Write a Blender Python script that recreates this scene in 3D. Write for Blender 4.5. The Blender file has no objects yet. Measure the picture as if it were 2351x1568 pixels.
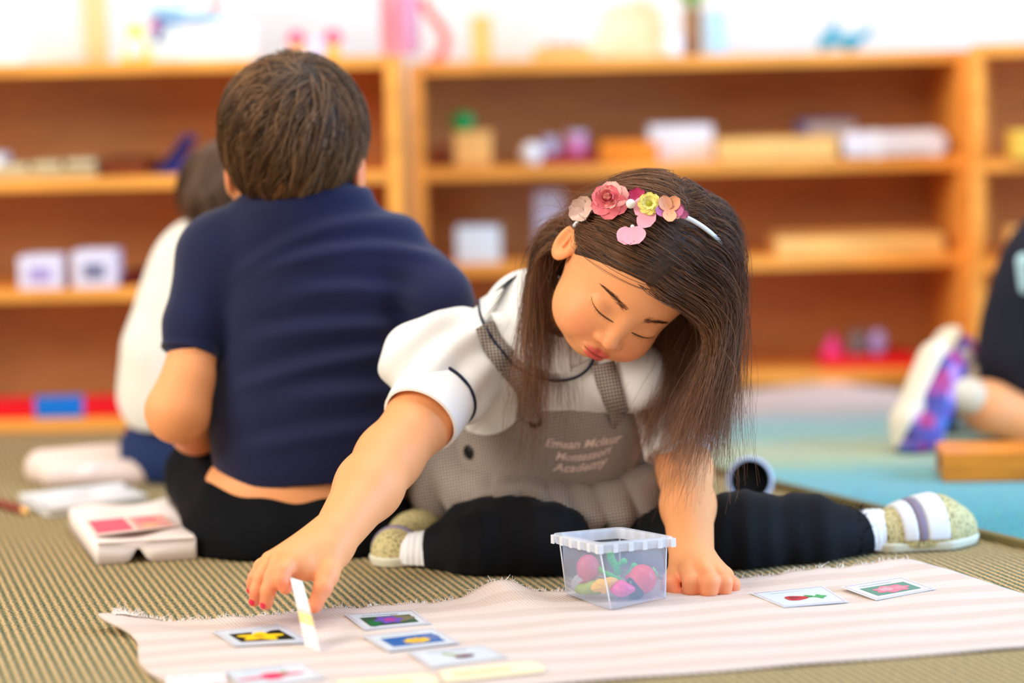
import bpy, bmesh, math, random
import numpy as np
from mathutils import Vector, Matrix
from mathutils.bvhtree import BVHTree
try:
    import openvdb as vdb
except Exception:
    vdb = None
random.seed(7); RNG = np.random.default_rng(7)
SC = bpy.context.scene; COL = SC.collection
f32 = np.float32

# ------------------------------------------------------------------ camera
CAMH = 0.575; FPX = 5550.0; CX, CY = 1175.5, 784.0
PITCH = math.atan(654 / FPX); ROLL = math.radians(1.4)
fw = np.array([0, math.cos(PITCH), -math.sin(PITCH)])
up0 = np.array([0, math.sin(PITCH), math.cos(PITCH)]); xw = np.array([1., 0, 0])
rt = math.cos(ROLL) * xw - math.sin(ROLL) * up0
upc = math.sin(ROLL) * xw + math.cos(ROLL) * up0
CAMP = np.array([0, 0, CAMH])
cd = bpy.data.cameras.new('camera'); cam = bpy.data.objects.new('camera', cd); COL.objects.link(cam)
cd.sensor_width = 36; cd.lens = 36 * FPX / 2351; cd.clip_start = .05
cam.matrix_world = Matrix(((rt[0], upc[0], -fw[0], 0), (rt[1], upc[1], -fw[1], 0), (rt[2], upc[2], -fw[2], CAMH), (0, 0, 0, 1)))
SC.camera = cam
cd.dof.use_dof = True; cd.dof.focus_distance = 2.57; cd.dof.aperture_fstop = 1.55

# ------------------------------------------------------------------ light
SC.view_settings.view_transform = 'Standard'; SC.view_settings.look = 'None'
SC.view_settings.gamma = 1; SC.view_settings.exposure = 0.22
SC.view_settings.use_curve_mapping = False
W = bpy.data.worlds.new('world'); SC.world = W; W.use_nodes = True
W.node_tree.nodes['Background'].inputs[0].default_value = (1, .955, .90, 1)
W.node_tree.nodes['Background'].inputs[1].default_value = .25
def area(name, loc, target, size, size_y, power, color):
    L = bpy.data.lights.new(name, 'AREA'); L.shape = 'RECTANGLE'; L.size = size; L.size_y = size_y
    L.energy = power; L.color = color
    o = bpy.data.objects.new(name, L); COL.objects.link(o); o.location = loc
    o.rotation_euler = (Vector(target) - Vector(loc)).to_track_quat('-Z', 'Y').to_euler()
    return o
area('window_light_left', (-3.2, 1.2, 1.9), (0, 2.8, .35), 2.2, 1.6, 118, (1, .93, .82))
area('ceiling_light', (0.3, 2.7, 2.75), (0.2, 2.9, 0), 2.6, 1.4, 50, (1, .95, .88))
area('window_light_right', (2.9, 2.2, .95), (0.25, 2.75, .3), 1.4, 1.7, 120, (.32, .60, 1))
area('window_light_front', (.9, -1.6, 2.2), (0.2, 3.2, .3), 2.4, 1.4, 34, (1, .96, .90))

# ------------------------------------------------------------------ pixel helpers
def ray(px, py):
    d = rt * (px - CX) / FPX + upc * (CY - py) / FPX + fw
    return d
def P(px, py, Y):                       # point that is seen at a pixel and stands at depth Y
    d = ray(px, py); return CAMP + d * (Y / d[1])
def FL(px, py, z=0.):                   # point on a level z seen at a pixel
    d = ray(px, py); return CAMP + d * ((z - CAMH) / d[2])
def PM(Y): return FPX / Y               # pixels per metre
def c2w(v):                             # camera axes (right, up, back) to world
    return rt * v[0] + upc * v[1] - fw * v[2]
def srgb(r, g, b):
    return tuple(((c / 255) / 12.92 if c / 255 <= .04045 else ((c / 255 + .055) / 1.055) ** 2.4) for c in (r, g, b))
def nrm(v):
    v = np.asarray(v, float); return v / (np.linalg.norm(v, axis=-1, keepdims=True) + 1e-12)

# ------------------------------------------------------------------ materials
MATS = {}
def mat(name, color, rough=.6, spec=.4, noise=0, nscale=40, bump=0, bscale=200, metal=0, trans=0, alpha=1, ior=1.45,
        sheen=0, sss=0, coat=0, vcol=False, stretch=None, emit=0):
    if name in MATS: return MATS[name]
    m = bpy.data.materials.new(name); m.use_nodes = True; nt = m.node_tree; N = nt.nodes; Lk = nt.links
    b = N['Principled BSDF']
    b.inputs['Base Color'].default_value = (*color, 1); b.inputs['Roughness'].default_value = rough
    b.inputs['Specular IOR Level'].default_value = spec; b.inputs['Metallic'].default_value = metal
    b.inputs['Transmission Weight'].default_value = trans; b.inputs['Alpha'].default_value = alpha
    b.inputs['IOR'].default_value = ior; b.inputs['Sheen Weight'].default_value = sheen
    b.inputs['Coat Weight'].default_value = coat
    if sss:
        b.inputs['Subsurface Weight'].default_value = sss; b.inputs['Subsurface Radius'].default_value = (1, .35, .2)
        b.inputs['Subsurface Scale'].default_value = .006
    if emit:
        b.inputs['Emission Color'].default_value = (*color, 1); b.inputs['Emission Strength'].default_value = emit
    tc = N.new('ShaderNodeTexCoord'); src = None
    if vcol:
        a = N.new('ShaderNodeAttribute'); a.attribute_name = 'Col'; src = a.outputs['Color']
    vec = tc.outputs['Object']
    if stretch:
        mp = N.new('ShaderNodeMapping'); mp.inputs['Scale'].default_value = stretch
        Lk.new(vec, mp.inputs['Vector']); vec = mp.outputs['Vector']
    if noise:
        t = N.new('ShaderNodeTexNoise'); t.inputs['Scale'].default_value = nscale; t.inputs['Detail'].default_value = 4
        Lk.new(vec, t.inputs['Vector'])
        r = N.new('ShaderNodeMapRange'); r.inputs['From Min'].default_value = .3; r.inputs['From Max'].default_value = .7
        r.inputs['To Min'].default_value = 1 - noise; r.inputs['To Max'].default_value = 1 + noise
        Lk.new(t.outputs['Fac'], r.inputs['Value'])
        mx = N.new('ShaderNodeMix'); mx.data_type = 'RGBA'; mx.blend_type = 'MULTIPLY'; mx.inputs['Factor'].default_value = 1
        if src: Lk.new(src, mx.inputs['A'])
        else: mx.inputs['A'].default_value = (*color, 1)
        cb = N.new('ShaderNodeCombineColor')
        for i in range(3): Lk.new(r.outputs['Result'], cb.inputs[i])
        Lk.new(cb.outputs[0], mx.inputs['B']); src = mx.outputs['Result']
    if src: Lk.new(src, b.inputs['Base Color'])
    if bump:
        t = N.new('ShaderNodeTexNoise'); t.inputs['Scale'].default_value = bscale; t.inputs['Detail'].default_value = 3
        Lk.new(tc.outputs['Object'], t.inputs['Vector'])
        bp = N.new('ShaderNodeBump'); bp.inputs['Strength'].default_value = bump; bp.inputs['Distance'].default_value = .002
        Lk.new(t.outputs['Fac'], bp.inputs['Height']); Lk.new(bp.outputs[0], b.inputs['Normal'])
    MATS[name] = m
    return m

def wood(name, c, dark=.28):
    return mat(name, c, rough=.42, spec=.35, noise=dark, nscale=8, stretch=(1.2, 4, 9), coat=.15)

# ------------------------------------------------------------------ objects
def link(o, parent=None):
    COL.objects.link(o)
    if parent is not None:
        o.parent = parent
        o.matrix_parent_inverse = PINV[parent.name]
    return o
PINV = {}
def thing(name, label, cat, loc, group=None):
    o = bpy.data.objects.new(name, None); COL.objects.link(o); o.location = loc; o.empty_display_size = .05
    o['label'] = label; o['category'] = cat
    if group: o['group'] = group
    PINV[o.name] = Matrix.Translation(-Vector(loc))
    return o
def tag(o, label, cat, group=None, kind=None):
    if label: o['label'] = label
    if cat: o['category'] = cat
    if group: o['group'] = group
    if kind: o['kind'] = kind
    return o
def obj(name, v, f, m, parent=None, smooth=True, col=None, label=None):
    me = bpy.data.meshes.new(name)
    v = np.asarray(v, f32)
    if isinstance(f, np.ndarray):
        n = f.shape[1]; k = len(f)
        me.vertices.add(len(v)); me.vertices.foreach_set('co', v.ravel())
        me.loops.add(n * k); me.loops.foreach_set('vertex_index', f.astype(np.int32).ravel())
        me.polygons.add(k); me.polygons.foreach_set('loop_start', np.arange(0, n * k, n, dtype=np.int32))
        me.update(calc_edges=True)
    else:
        me.from_pydata([tuple(map(float, p)) for p in v], [], f); me.update()
    me.polygons.foreach_set('use_smooth', np.full(len(me.polygons), smooth, dtype=bool))
    if col is not None:
        a = me.color_attributes.new('Col', 'FLOAT_COLOR', 'POINT')
        c = np.ones((len(v), 4), f32); c[:, :3] = col; a.data.foreach_set('color', c.ravel())
    if m is not None:
        for mm in (m if isinstance(m, (list, tuple)) else [m]): me.materials.append(mm)
    o = bpy.data.objects.new(name, me)
    link(o, parent)
    PINV[o.name] = Matrix.Identity(4)
    if label: o['label'] = label
    return o

class MB:                               # small mesh builder
    def __init__(s): s.v = []; s.f = []
    def add(s, v, f):
        b = len(s.v); s.v += [tuple(map(float, p)) for p in v]; s.f += [tuple(i + b for i in q) for q in f]; return s
    def box(s, c, size, R=None, bev=.0):
        c = np.asarray(c, float); h = np.asarray(size, float) / 2
        if bev <= 0:
            v = [(x, y, z) for x in (-1, 1) for y in (-1, 1) for z in (-1, 1)]
            v = np.array(v) * h
            f = [(0, 1, 3, 2), (4, 6, 7, 5), (0, 4, 5, 1), (2, 3, 7, 6), (0, 2, 6, 4), (1, 5, 7, 3)]
        else:
            b = min(bev, h.min() * .9)
            bm = bmesh.new(); bmesh.ops.create_cube(bm, size=1)
            for q in bm.verts: q.co = Vector(q.co[i] * 2 * h[i] for i in range(3))
            bmesh.ops.bevel(bm, geom=bm.edges[:], offset=b, segments=2, profile=.7, affect='EDGES')
            v = np.array([q.co[:] for q in bm.verts]); f = [tuple(q.index for q in p.verts) for p in bm.faces]; bm.free()
        if R is not None: v = v @ np.asarray(R).T
        return s.add(v + c, f)
    def lathe(s, c, prof, n=24, axis=(0, 0, 1), cap=True, x=None):
        a = nrm(axis); t = np.array([1, 0, 0]) if abs(a[0]) < .9 else np.array([0, 1, 0])
        u = nrm(np.cross(a, t)); w = np.cross(a, u); c = np.asarray(c, float); v = []; f = []
        for r, z in prof:
            for i in range(n):
                q = 2 * math.pi * i / n; v.append(c + a * z + (u * math.cos(q) + w * math.sin(q)) * r)
        for j in range(len(prof) - 1):
            for i in range(n):
                k = (i + 1) % n; f.append((j * n + i, j * n + k, j * n + n + k, j * n + n + i))
        if cap:
            f.append(tuple(range(n - 1, -1, -1))); f.append(tuple(range((len(prof) - 1) * n, len(prof) * n)))
        return s.add(v, f)
    def ball(s, c, r, n=20, m=12, R=None):
        r = np.ones(3) * r; v = []; f = []
        for j in range(m + 1):
            a = math.pi * j / m
            for i in range(n):
                q = 2 * math.pi * i / n; v.append((math.sin(a) * math.cos(q), math.sin(a) * math.sin(q), math.cos(a)))
        for j in range(m):
            for i in range(n):
                k = (i + 1) % n; f.append((j * n + i, j * n + n + i, j * n + n + k, j * n + k))
        v = np.array(v) * r
        if R is not None: v = v @ np.asarray(R).T
        return s.add(v + np.asarray(c, float), f)
    def tube(s, pts, r, n=8, closed=False):
        v, f = tube(pts, r, n, closed); return s.add(v, f)
    def build(s, name, m, parent=None, smooth=True, label=None, col=None):
        o = obj(name, np.array(s.v), s.f, m, parent, smooth, col, label)
        if smooth:
            try: o.data.set_sharp_from_angle(angle=math.radians(42))
            except Exception: pass
        return o
def tube(pts, r, n=8, closed=False):
    pts = np.asarray(pts, float); k = len(pts); r = np.ones(k) * r
    t = np.gradient(pts, axis=0) if not closed else np.roll(pts, -1, 0) - np.roll(pts, 1, 0)
    t = nrm(t); up = np.array([0, 0, 1.]) if abs(t[0][2]) < .9 else np.array([1., 0, 0])
    u = nrm(np.cross(t[0], up)); v = []; f = []
    for i in range(k):
        u = nrm(u - t[i] * (u @ t[i])); w = np.cross(t[i], u)
        for j in range(n):
            a = 2 * math.pi * j / n; v.append(pts[i] + (u * math.cos(a) + w * math.sin(a)) * r[i])
    for i in range(k if closed else k - 1):
        for j in range(n):
            b = (j + 1) % n; q = (i + 1) % k
            f.append((i * n + j, i * n + b, q * n + b, q * n + j))
    if not closed:
        f.append(tuple(range(n - 1, -1, -1))); f.append(tuple(range((k - 1) * n, k * n)))
    return v, f
def rotz(a):
    c, s = math.cos(a), math.sin(a); return np.array([[c, -s, 0], [s, c, 0], [0, 0, 1.]])
def roty(a):
    c, s = math.cos(a), math.sin(a); return np.array([[c, 0, s], [0, 1, 0], [-s, 0, c]])
def rotx(a):
    c, s = math.cos(a), math.sin(a); return np.array([[1, 0, 0], [0, c, -s], [0, s, c]])
def spline(pts, n):                     # Catmull-Rom through points
    pts = np.asarray(pts, float); k = len(pts); out = []
    e = np.vstack([2 * pts[0] - pts[1], pts, 2 * pts[-1] - pts[-2]])
    for q in np.linspace(0, k - 1 - 1e-6, n):
        i = int(q); t = q - i; a, b, c, d = e[i:i + 4]
        out.append(.5 * (2 * b + (c - a) * t + (2 * a - 5 * b + 4 * c - d) * t * t + (3 * b - a - 3 * c + d) * t ** 3))
    return np.array(out)

# ------------------------------------------------------------------ sculpting with distance fields
class Sculpt:
    def __init__(s): s.ops = []
    def cone(s, a, b, ra, rb, k=.012, op='u'):
        a = np.asarray(a, float); b = np.asarray(b, float); R = max(ra, rb)
        s.ops.append(('c', (a, b, ra, rb), np.minimum(a, b) - R, np.maximum(a, b) + R, k, op)); return s
    def chain(s, pts, rs, k=.012, op='u'):
        for i in range(len(pts) - 1): s.cone(pts[i], pts[i + 1], rs[i], rs[i + 1], k, op)
        return s
    def ell(s, c, r, R=None, k=.012, op='u'):
        c = np.asarray(c, float); r = np.ones(3) * r; R = np.eye(3) if R is None else np.asarray(R, float)
        e = np.abs(R) @ r
        s.ops.append(('e', (c, r, R), c - e, c + e, k, op)); return s
    def plane(s, p, n, k=.002, op='i'):          # keeps the side the normal points away from
        s.ops.append(('p', (np.asarray(p, float), nrm(n)), None, None, k, op)); return s
    def field(s, h, grow=0., pad=.02):
        lo = np.min([o[2] for o in s.ops if o[5] == 'u' and o[2] is not None], axis=0) - pad - grow
        hi = np.max([o[3] for o in s.ops if o[5] == 'u' and o[2] is not None], axis=0) + pad + grow
        n = np.ceil((hi - lo) / h).astype(int) + 1
        A = np.full(n, .03, f32); ax = [(lo[i] + h * np.arange(n[i])).astype(f32) for i in range(3)]
        for kind, a, l, u, k, op in s.ops:
            if l is None: i0 = np.zeros(3, int); i1 = n
            else:
                m = k + .012 + grow
                i0 = np.clip(np.floor((l - m - lo) / h).astype(int), 0, n); i1 = np.clip(np.ceil((u + m - lo) / h).astype(int) + 1, 0, n)
                if (i1 <= i0).any(): continue
            sl = tuple(slice(i0[i], i1[i]) for i in range(3))
            X = ax[0][sl[0]][:, None, None]; Y = ax[1][sl[1]][None, :, None]; Z = ax[2][sl[2]][None, None, :]
            if kind == 'c':
                p, q, ra, rb = a; d = q - p; dd = max(float(d @ d), 1e-12)
                t = np.clip(((X - p[0]) * d[0] + (Y - p[1]) * d[1] + (Z - p[2]) * d[2]) / dd, 0, 1)
                D = np.sqrt((X - p[0] - t * d[0]) ** 2 + (Y - p[1] - t * d[1]) ** 2 + (Z - p[2] - t * d[2]) ** 2) - (ra + (rb - ra) * t)
            elif kind == 'e':
                c, r, R = a; x = X - c[0]; y = Y - c[1]; z = Z - c[2]
                q = [(x * R[0, i] + y * R[1, i] + z * R[2, i]) for i in range(3)]
                k0 = np.sqrt((q[0] / r[0]) ** 2 + (q[1] / r[1]) ** 2 + (q[2] / r[2]) ** 2)
                k1 = np.sqrt((q[0] / r[0] ** 2) ** 2 + (q[1] / r[1] ** 2) ** 2 + (q[2] / r[2] ** 2) ** 2) + 1e-9
                D = k0 * (k0 - 1) / k1
            else:
                p, nn = a; D = (X - p[0]) * nn[0] + (Y - p[1]) * nn[1] + (Z - p[2]) * nn[2]
            B = A[sl]; D = D.astype(f32) - (grow if op == 'u' else 0)
            if op == 'u':
                hh = np.clip(.5 + .5 * (B - D) / k, 0, 1); A[sl] = B + (D - B) * hh - k * hh * (1 - hh)
            else:
                if op == 's': D = -D
                hh = np.clip(.5 - .5 * (B - D) / k, 0, 1); A[sl] = B + (D - B) * hh + k * hh * (1 - hh)
        return A, lo, h
    def mesh(s, h, grow=0., smooth=1, disp=None):
        A, lo, h = s.field(h, grow)
        g = vdb.FloatGrid(.03); g.copyFromArray(np.ascontiguousarray(A))
        v, q = g.convertToQuads(0.0)
        v = np.asarray(v, float) * h + lo; q = np.asarray(q, np.int64)[:, ::-1]
        for _ in range(smooth): v = laplace(v, q)
        if disp is not None: v = v + normals(v, q) * disp(v)[:, None]
        return v, np.ascontiguousarray(q)
def laplace(v, q, w=.5):
    e = np.vstack([q[:, [0, 1]], q[:, [1, 2]], q[:, [2, 3]], q[:, [3, 0]]])
    acc = np.zeros_like(v); cnt = np.bincount(e[:, 0], minlength=len(v)) + np.bincount(e[:, 1], minlength=len(v))
    for i in range(3):
        acc[:, i] = np.bincount(e[:, 0], v[e[:, 1], i], len(v)) + np.bincount(e[:, 1], v[e[:, 0], i], len(v))
    return v * (1 - w) + w * acc / np.maximum(cnt, 1)[:, None]
def normals(v, q):
    n = np.cross(v[q[:, 2]] - v[q[:, 0]], v[q[:, 3]] - v[q[:, 1]]); out = np.zeros_like(v)
    for i in range(3):
        for j in range(4): out[:, i] += np.bincount(q[:, j], n[:, i], len(v))
    return nrm(out)
def joinm(*ms):
    V = []; F = []; b = 0
    for v, f in ms: V.append(v); F.append(f + b); b += len(v)
    return np.vstack(V), np.vstack(F)
def bvh(v, q): return BVHTree.FromPolygons([Vector(p) for p in v], [tuple(int(i) for i in a) for a in q])
def hit(tree, px, py, back=.0):         # where the sight line of a pixel meets a surface
    d = Vector(nrm(ray(px, py))); p, n, i, t = tree.ray_cast(Vector(CAMP), d)
    if p is None: return None, None
    if n.dot(d) > 0: n = -n
    return np.array(p), np.array(n)
def snoise(v, f, seed=0):               # cheap smooth noise from sines
    r = np.random.default_rng(seed); o = np.zeros(len(v))
    for _ in range(6):
        k = nrm(r.normal(size=3)) * f * r.uniform(.6, 1.5); o += np.sin(v @ k + r.uniform(0, 6.28))
    return o / 6
def strands(paths, r0, r1, ends=3):     # (n,k,3) paths to thin tapering tubes
    n, k, _ = paths.shape
    t = nrm(np.gradient(paths, axis=1)); ref = np.array([.31, .22, .92])
    u = nrm(np.cross(t, ref)); w = np.cross(t, u)
    s = np.linspace(0, 1, k)
    rr = (np.asarray(r0).reshape(-1, 1) * (1 - s) + np.asarray(r1).reshape(-1, 1) * s)[:, :, None]
    rings = np.stack([paths + (u * math.cos(a) + w * math.sin(a)) * rr for a in (0, 2.094, 4.189)], axis=2)
    v = rings.reshape(-1, 3)
    base = (np.arange(n)[:, None, None] * k + np.arange(k - 1)[None, :, None]) * 3 + np.arange(3)[None, None, :]
    j1 = (np.arange(3) + 1) % 3
    nx = (np.arange(n)[:, None, None] * k + np.arange(k - 1)[None, :, None]) * 3 + j1[None, None, :]
    f = np.stack([base, nx, nx + 3, base + 3], axis=-1).reshape(-1, 4)
    return v, f
# ------------------------------------------------------------------ the room
def carpet_mat():
    m = bpy.data.materials.new('ribbed_carpet'); m.use_nodes = True; nt = m.node_tree; N = nt.nodes; L = nt.links
    b = N['Principled BSDF']; b.inputs['Roughness'].default_value = .95; b.inputs['Specular IOR Level'].default_value = .1
    tc = N.new('ShaderNodeTexCoord'); mp = N.new('ShaderNodeMapping'); mp.inputs['Rotation'].default_value = (0, 0, -math.radians(17))
    L.new(tc.outputs['Object'], mp.inputs['Vector'])
    wv = N.new('ShaderNodeTexWave'); wv.inputs['Scale'].default_value = 1 / .0089 * .314159; wv.inputs['Distortion'].default_value = .6
    wv.inputs['Detail'].default_value = 2; wv.inputs['Detail Scale'].default_value = 3
    wv.bands_direction = 'X'; L.new(mp.outputs[0], wv.inputs['Vector'])
    vo = N.new('ShaderNodeTexVoronoi'); vo.inputs['Scale'].default_value = 230; L.new(mp.outputs[0], vo.inputs['Vector'])
    nz = N.new('ShaderNodeTexNoise'); nz.inputs['Scale'].default_value = 330; nz.inputs['Detail'].default_value = 2
    L.new(mp.outputs[0], nz.inputs['Vector'])
    ad = N.new('ShaderNodeMath'); ad.operation = 'MULTIPLY_ADD'; ad.inputs[1].default_value = 1.15; ad.inputs[2].default_value = -.18
    L.new(nz.outputs['Fac'], ad.inputs[0])
    s2 = N.new('ShaderNodeMath'); s2.operation = 'MULTIPLY_ADD'; s2.inputs[1].default_value = .50
    L.new(wv.outputs['Fac'], s2.inputs[0]); L.new(ad.outputs[0], s2.inputs[2])
    cr = N.new('ShaderNodeValToRGB'); e = cr.color_ramp.elements
    e[0].position = .30; e[0].color = (*srgb(74, 92, 76), 1); e[1].position = .98; e[1].color = (*srgb(214, 180, 134), 1)
    x = e.new(.50); x.color = (*srgb(128, 122, 88), 1); x = e.new(.74); x.color = (*srgb(182, 155, 110), 1)
    L.new(s2.outputs[0], cr.inputs[0])
    big = N.new('ShaderNodeTexNoise'); big.inputs['Scale'].default_value = 3; L.new(tc.outputs['Object'], big.inputs['Vector'])
    L.new(cr.outputs[0], b.inputs['Base Color'])
    bp = N.new('ShaderNodeBump'); bp.inputs['Strength'].default_value = .8; bp.inputs['Distance'].default_value = .004
    L.new(s2.outputs[0], bp.inputs['Height']); L.new(bp.outputs[0], b.inputs['Normal'])
    return m
o = obj('floor', [(-4, -2, 0), (4, -2, 0), (4, 4.8, 0), (-4, 4.8, 0)], [(0, 1, 2, 3)], carpet_mat(), smooth=False); o['kind'] = 'structure'
WALLM = mat('white_wall', (.86, .855, .84), rough=.8, bump=.1, bscale=60)
mb = MB().box((0, 4.52, 1.35), (8, .1, 2.7)); o = mb.build('wall_back', WALLM, smooth=False); o['kind'] = 'structure'
mb = MB().box((0, 4.465, .05), (8, .015, .1)); o = mb.build('baseboard_back', mat('baseboard_white', (.7, .68, .64)), smooth=False); o['kind'] = 'structure'

# striped rug on the right
RUGA = RUGY = 0
def rug_mat():
    m = bpy.data.materials.new('striped_rug'); m.use_nodes = True; nt = m.node_tree; N = nt.nodes; L = nt.links
    b = N['Principled BSDF']; b.inputs['Roughness'].default_value = .9; b.inputs['Specular IOR Level'].default_value = .15
    tc = N.new('ShaderNodeTexCoord'); sp = N.new('ShaderNodeSeparateXYZ'); mp = N.new('ShaderNodeMapping')
    mp.inputs['Rotation'].default_value = (0, 0, RUGA); mp.inputs['Location'].default_value = (0, RUGY, 0)
    L.new(tc.outputs['Object'], mp.inputs['Vector']); L.new(mp.outputs[0], sp.inputs[0])
    nz = N.new('ShaderNodeTexNoise'); nz.inputs['Scale'].default_value = 14; L.new(tc.outputs['Object'], nz.inputs['Vector'])
    ma = N.new('ShaderNodeMath'); ma.operation = 'MULTIPLY_ADD'; ma.inputs[1].default_value = .06; L.new(nz.outputs['Fac'], ma.inputs[0])
    L.new(sp.outputs['Y'], ma.inputs[2])
    mr = N.new('ShaderNodeMapRange'); mr.inputs['From Min'].default_value = 2.85; mr.inputs['From Max'].default_value = 4.15; L.new(ma.outputs[0], mr.inputs['Value'])
    cr = N.new('ShaderNodeValToRGB'); el = cr.color_ramp.elements
    st = [(.0, (84, 150, 158)), (.1, (100, 164, 172)), (.22, (118, 172, 180)), (.30, (124, 176, 178)), (.36, (156, 178, 154)), (.44, (172, 178, 148)),
          (.58, (138, 184, 188)), (.66, (154, 184, 198)), (.76, (190, 186, 192)), (.88, (210, 198, 198)), (1, (214, 188, 172))]
    el[0].position = st[0][0]; el[0].color = (*srgb(*st[0][1]), 1); el[1].position = 1; el[1].color = (*srgb(*st[-1][1]), 1)
    for p, c in st[1:-1]:
        x = el.new(p); x.color = (*srgb(*c), 1)
    L.new(mr.outputs[0], cr.inputs[0])
    n2 = N.new('ShaderNodeTexNoise'); n2.inputs['Scale'].default_value = 150; L.new(tc.outputs['Object'], n2.inputs['Vector'])
    mx = N.new('ShaderNodeMix'); mx.data_type = 'RGBA'; mx.blend_type = 'SOFT_LIGHT'; mx.inputs['Factor'].default_value = .6
    L.new(cr.outputs[0], mx.inputs['A']); L.new(n2.outputs['Color'], mx.inputs['B']); L.new(mx.outputs['Result'], b.inputs['Base Color'])
    bp = N.new('ShaderNodeBump'); bp.inputs['Strength'].default_value = .5; bp.inputs['Distance'].default_value = .003
    L.new(n2.outputs['Fac'], bp.inputs['Height']); L.new(bp.outputs[0], b.inputs['Normal'])
    return m
ra = FL(2232, 1233); rb = FL(2351, 1262); ux = nrm((rb - ra) * [1, 1, 0]); uy = np.array([-ux[1], ux[0], 0])
org = ra - ux * 1.15; RUGA = math.atan2(ux[1], ux[0]); RUGY = org[1]
RR = np.stack([ux, uy, [0, 0, 1]], 1)
th = thing('striped_rug', 'pale teal rug with soft coloured stripes on the floor at right', 'rug', tuple(org))
th.rotation_euler = (0, 0, math.atan2(ux[1], ux[0]))
def rugpart(name, x0, x1, y0, y1, z, m, bev=.002):
    b = MB().box(((x0 + x1) / 2, (y0 + y1) / 2, z / 2), (x1 - x0, y1 - y0, z), bev=bev)
    o = bpy.data.objects.new(name, None)
    me = bpy.data.meshes.new(name); me.from_pydata(b.v, [], b.f); me.materials.append(m)
    o = bpy.data.objects.new(name, me); COL.objects.link(o); o.parent = th; return o
rugpart('pile', 0.012, 1.65, .012, .66, .008, rug_mat())
bm_ = mat('rug_binding', srgb(122, 108, 66), rough=.9, bump=.4, bscale=300)
rugpart('binding', 0, 1.66, 0, .013, .009, bm_); rugpart('binding', 0, .013, .013, .66, .009, bm_)

# ------------------------------------------------------------------ shelving
WOODF = wood('honey_wood', srgb(243, 162, 70), .18); WOODB = wood('honey_wood_back', srgb(208, 146, 86), .12)  # duller copy for back panels: reflected light is put into its colour
def unit(name, label, x0, x1, Y, zs, depth=.30, t=.02, rot=0., thick_side=.021):
    c = np.array([(x0 + x1) / 2, Y + depth / 2, 0]); root = thing(name, label, 'shelf', tuple(c))
    R = rotz(rot); w = x1 - x0
    def part(n, lc, size, m=WOODF, bev=.002):
        MB().box(c + R @ np.asarray(lc, float), size, R, bev).build(n, m, root)
    H = zs[-1] + t
    for s in (-1, 1): part('side_panel', (s * (w / 2 - thick_side / 2), 0, H / 2), (thick_side, depth, H))
    for z in zs[:-1]: part('shelf_board', (0, -.001, z + t / 2), (w - 2 * thick_side, depth - .004, t))
    part('top_board', (0, -.002, zs[-1] + t / 2 + .0005), (w - 2 * thick_side - .0005, depth, t))
    part('back_panel', (0, depth / 2 - .004, H / 2), (w - 2 * thick_side, .006, H - .002), WOODB, 0)
    return root
YL, YR = 3.79, 4.10
unit('wooden_shelf', 'long low honey wood shelf unit behind the boy in the navy shirt', -1.105, -.168, YL, [.002, .209, .383, .562], t=.019)
unit('wooden_shelf', 'low honey wood shelf unit behind the girl with the flower headband', -.163, .785, YR, [.006, .205, .369, .548], t=.02)
unit('wooden_shelf', 'wooden shelf unit cut off by the right edge of the picture', .782, 1.602, 3.86, [.006, .205, .369, .556], t=.02, rot=math.radians(-14))
ZL = [.022, .229, .403, .5815]; ZR = [.027, .226, .390, .569]
def on(px, Y, z):                       # a point standing on a level z under a pixel column
    lo, hi = 0., 1568.
    for _ in range(40):
        m_ = (lo + hi) / 2
        if P(px, m_, Y)[2] > z: lo = m_
        else: hi = m_
    return P(px, lo, Y)
WHITEP = mat('white_plastic', (.85, .85, .87), rough=.35); NAVYP = mat('navy_plastic', srgb(40, 44, 120), rough=.5)
def jar(name, label, px, Y, z, r, h, m, cat='jar', lid=None):
    p = on(px, Y, z); o = thing(name, label, cat, tuple(p))
    MB().lathe(p, [(r * .55, .0005), (r * .92, .001), (r, h * .12), (r, h * .7), (r * .85, h * .86), (r * .85, h), (r * .72, h), (r * .72, h * .85), (r * .86, h * .68), (r * .86, h * .14), (0.001, h * .12)], 20, cap=False).build('body', m, o)
    if lid: MB().lathe(p, [(r * .93, h * .9), (r * .95, h * 1.1), (r * .6, h * 1.14)], 20).build('lid', lid, o)
    return o
def tray(name, label, px, Y, z, w, d, h, m, cat='tray', rot=0, t=.006):
    p = on(px, Y, z); R = rotz(rot); o = thing(name, label, cat, tuple(p))
    MB().box(p + [0, 0, t / 2], (w, d, t), R, .001).build('base', m, o)
    for sx in (-1, 1): MB().box(p + R @ [sx * (w / 2 - t / 2), 0, h / 2 + t], (t, d, h), R, .001).build('rim', m, o)
    for sy in (-1, 1): MB().box(p + R @ [0, sy * (d / 2 - t / 2), h / 2 + t], (w - 2 * t, t, h), R, .001).build('rim', m, o)
    return o
def openbox(name, label, px, Y, z, w, d, h, m, cat='box', rot=0, mp=None):
    o = tray(name, label, px, Y, z, w, d, h, m, cat, rot, .005)
    if mp is not None:
        p = on(px, Y, z); R = rotz(rot)
        MB().box(p + R @ [0, -d / 2 - .0006, h * .5], (w * .5, .001, h * .5), R).build('sticker', mp, o)
    return o
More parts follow.
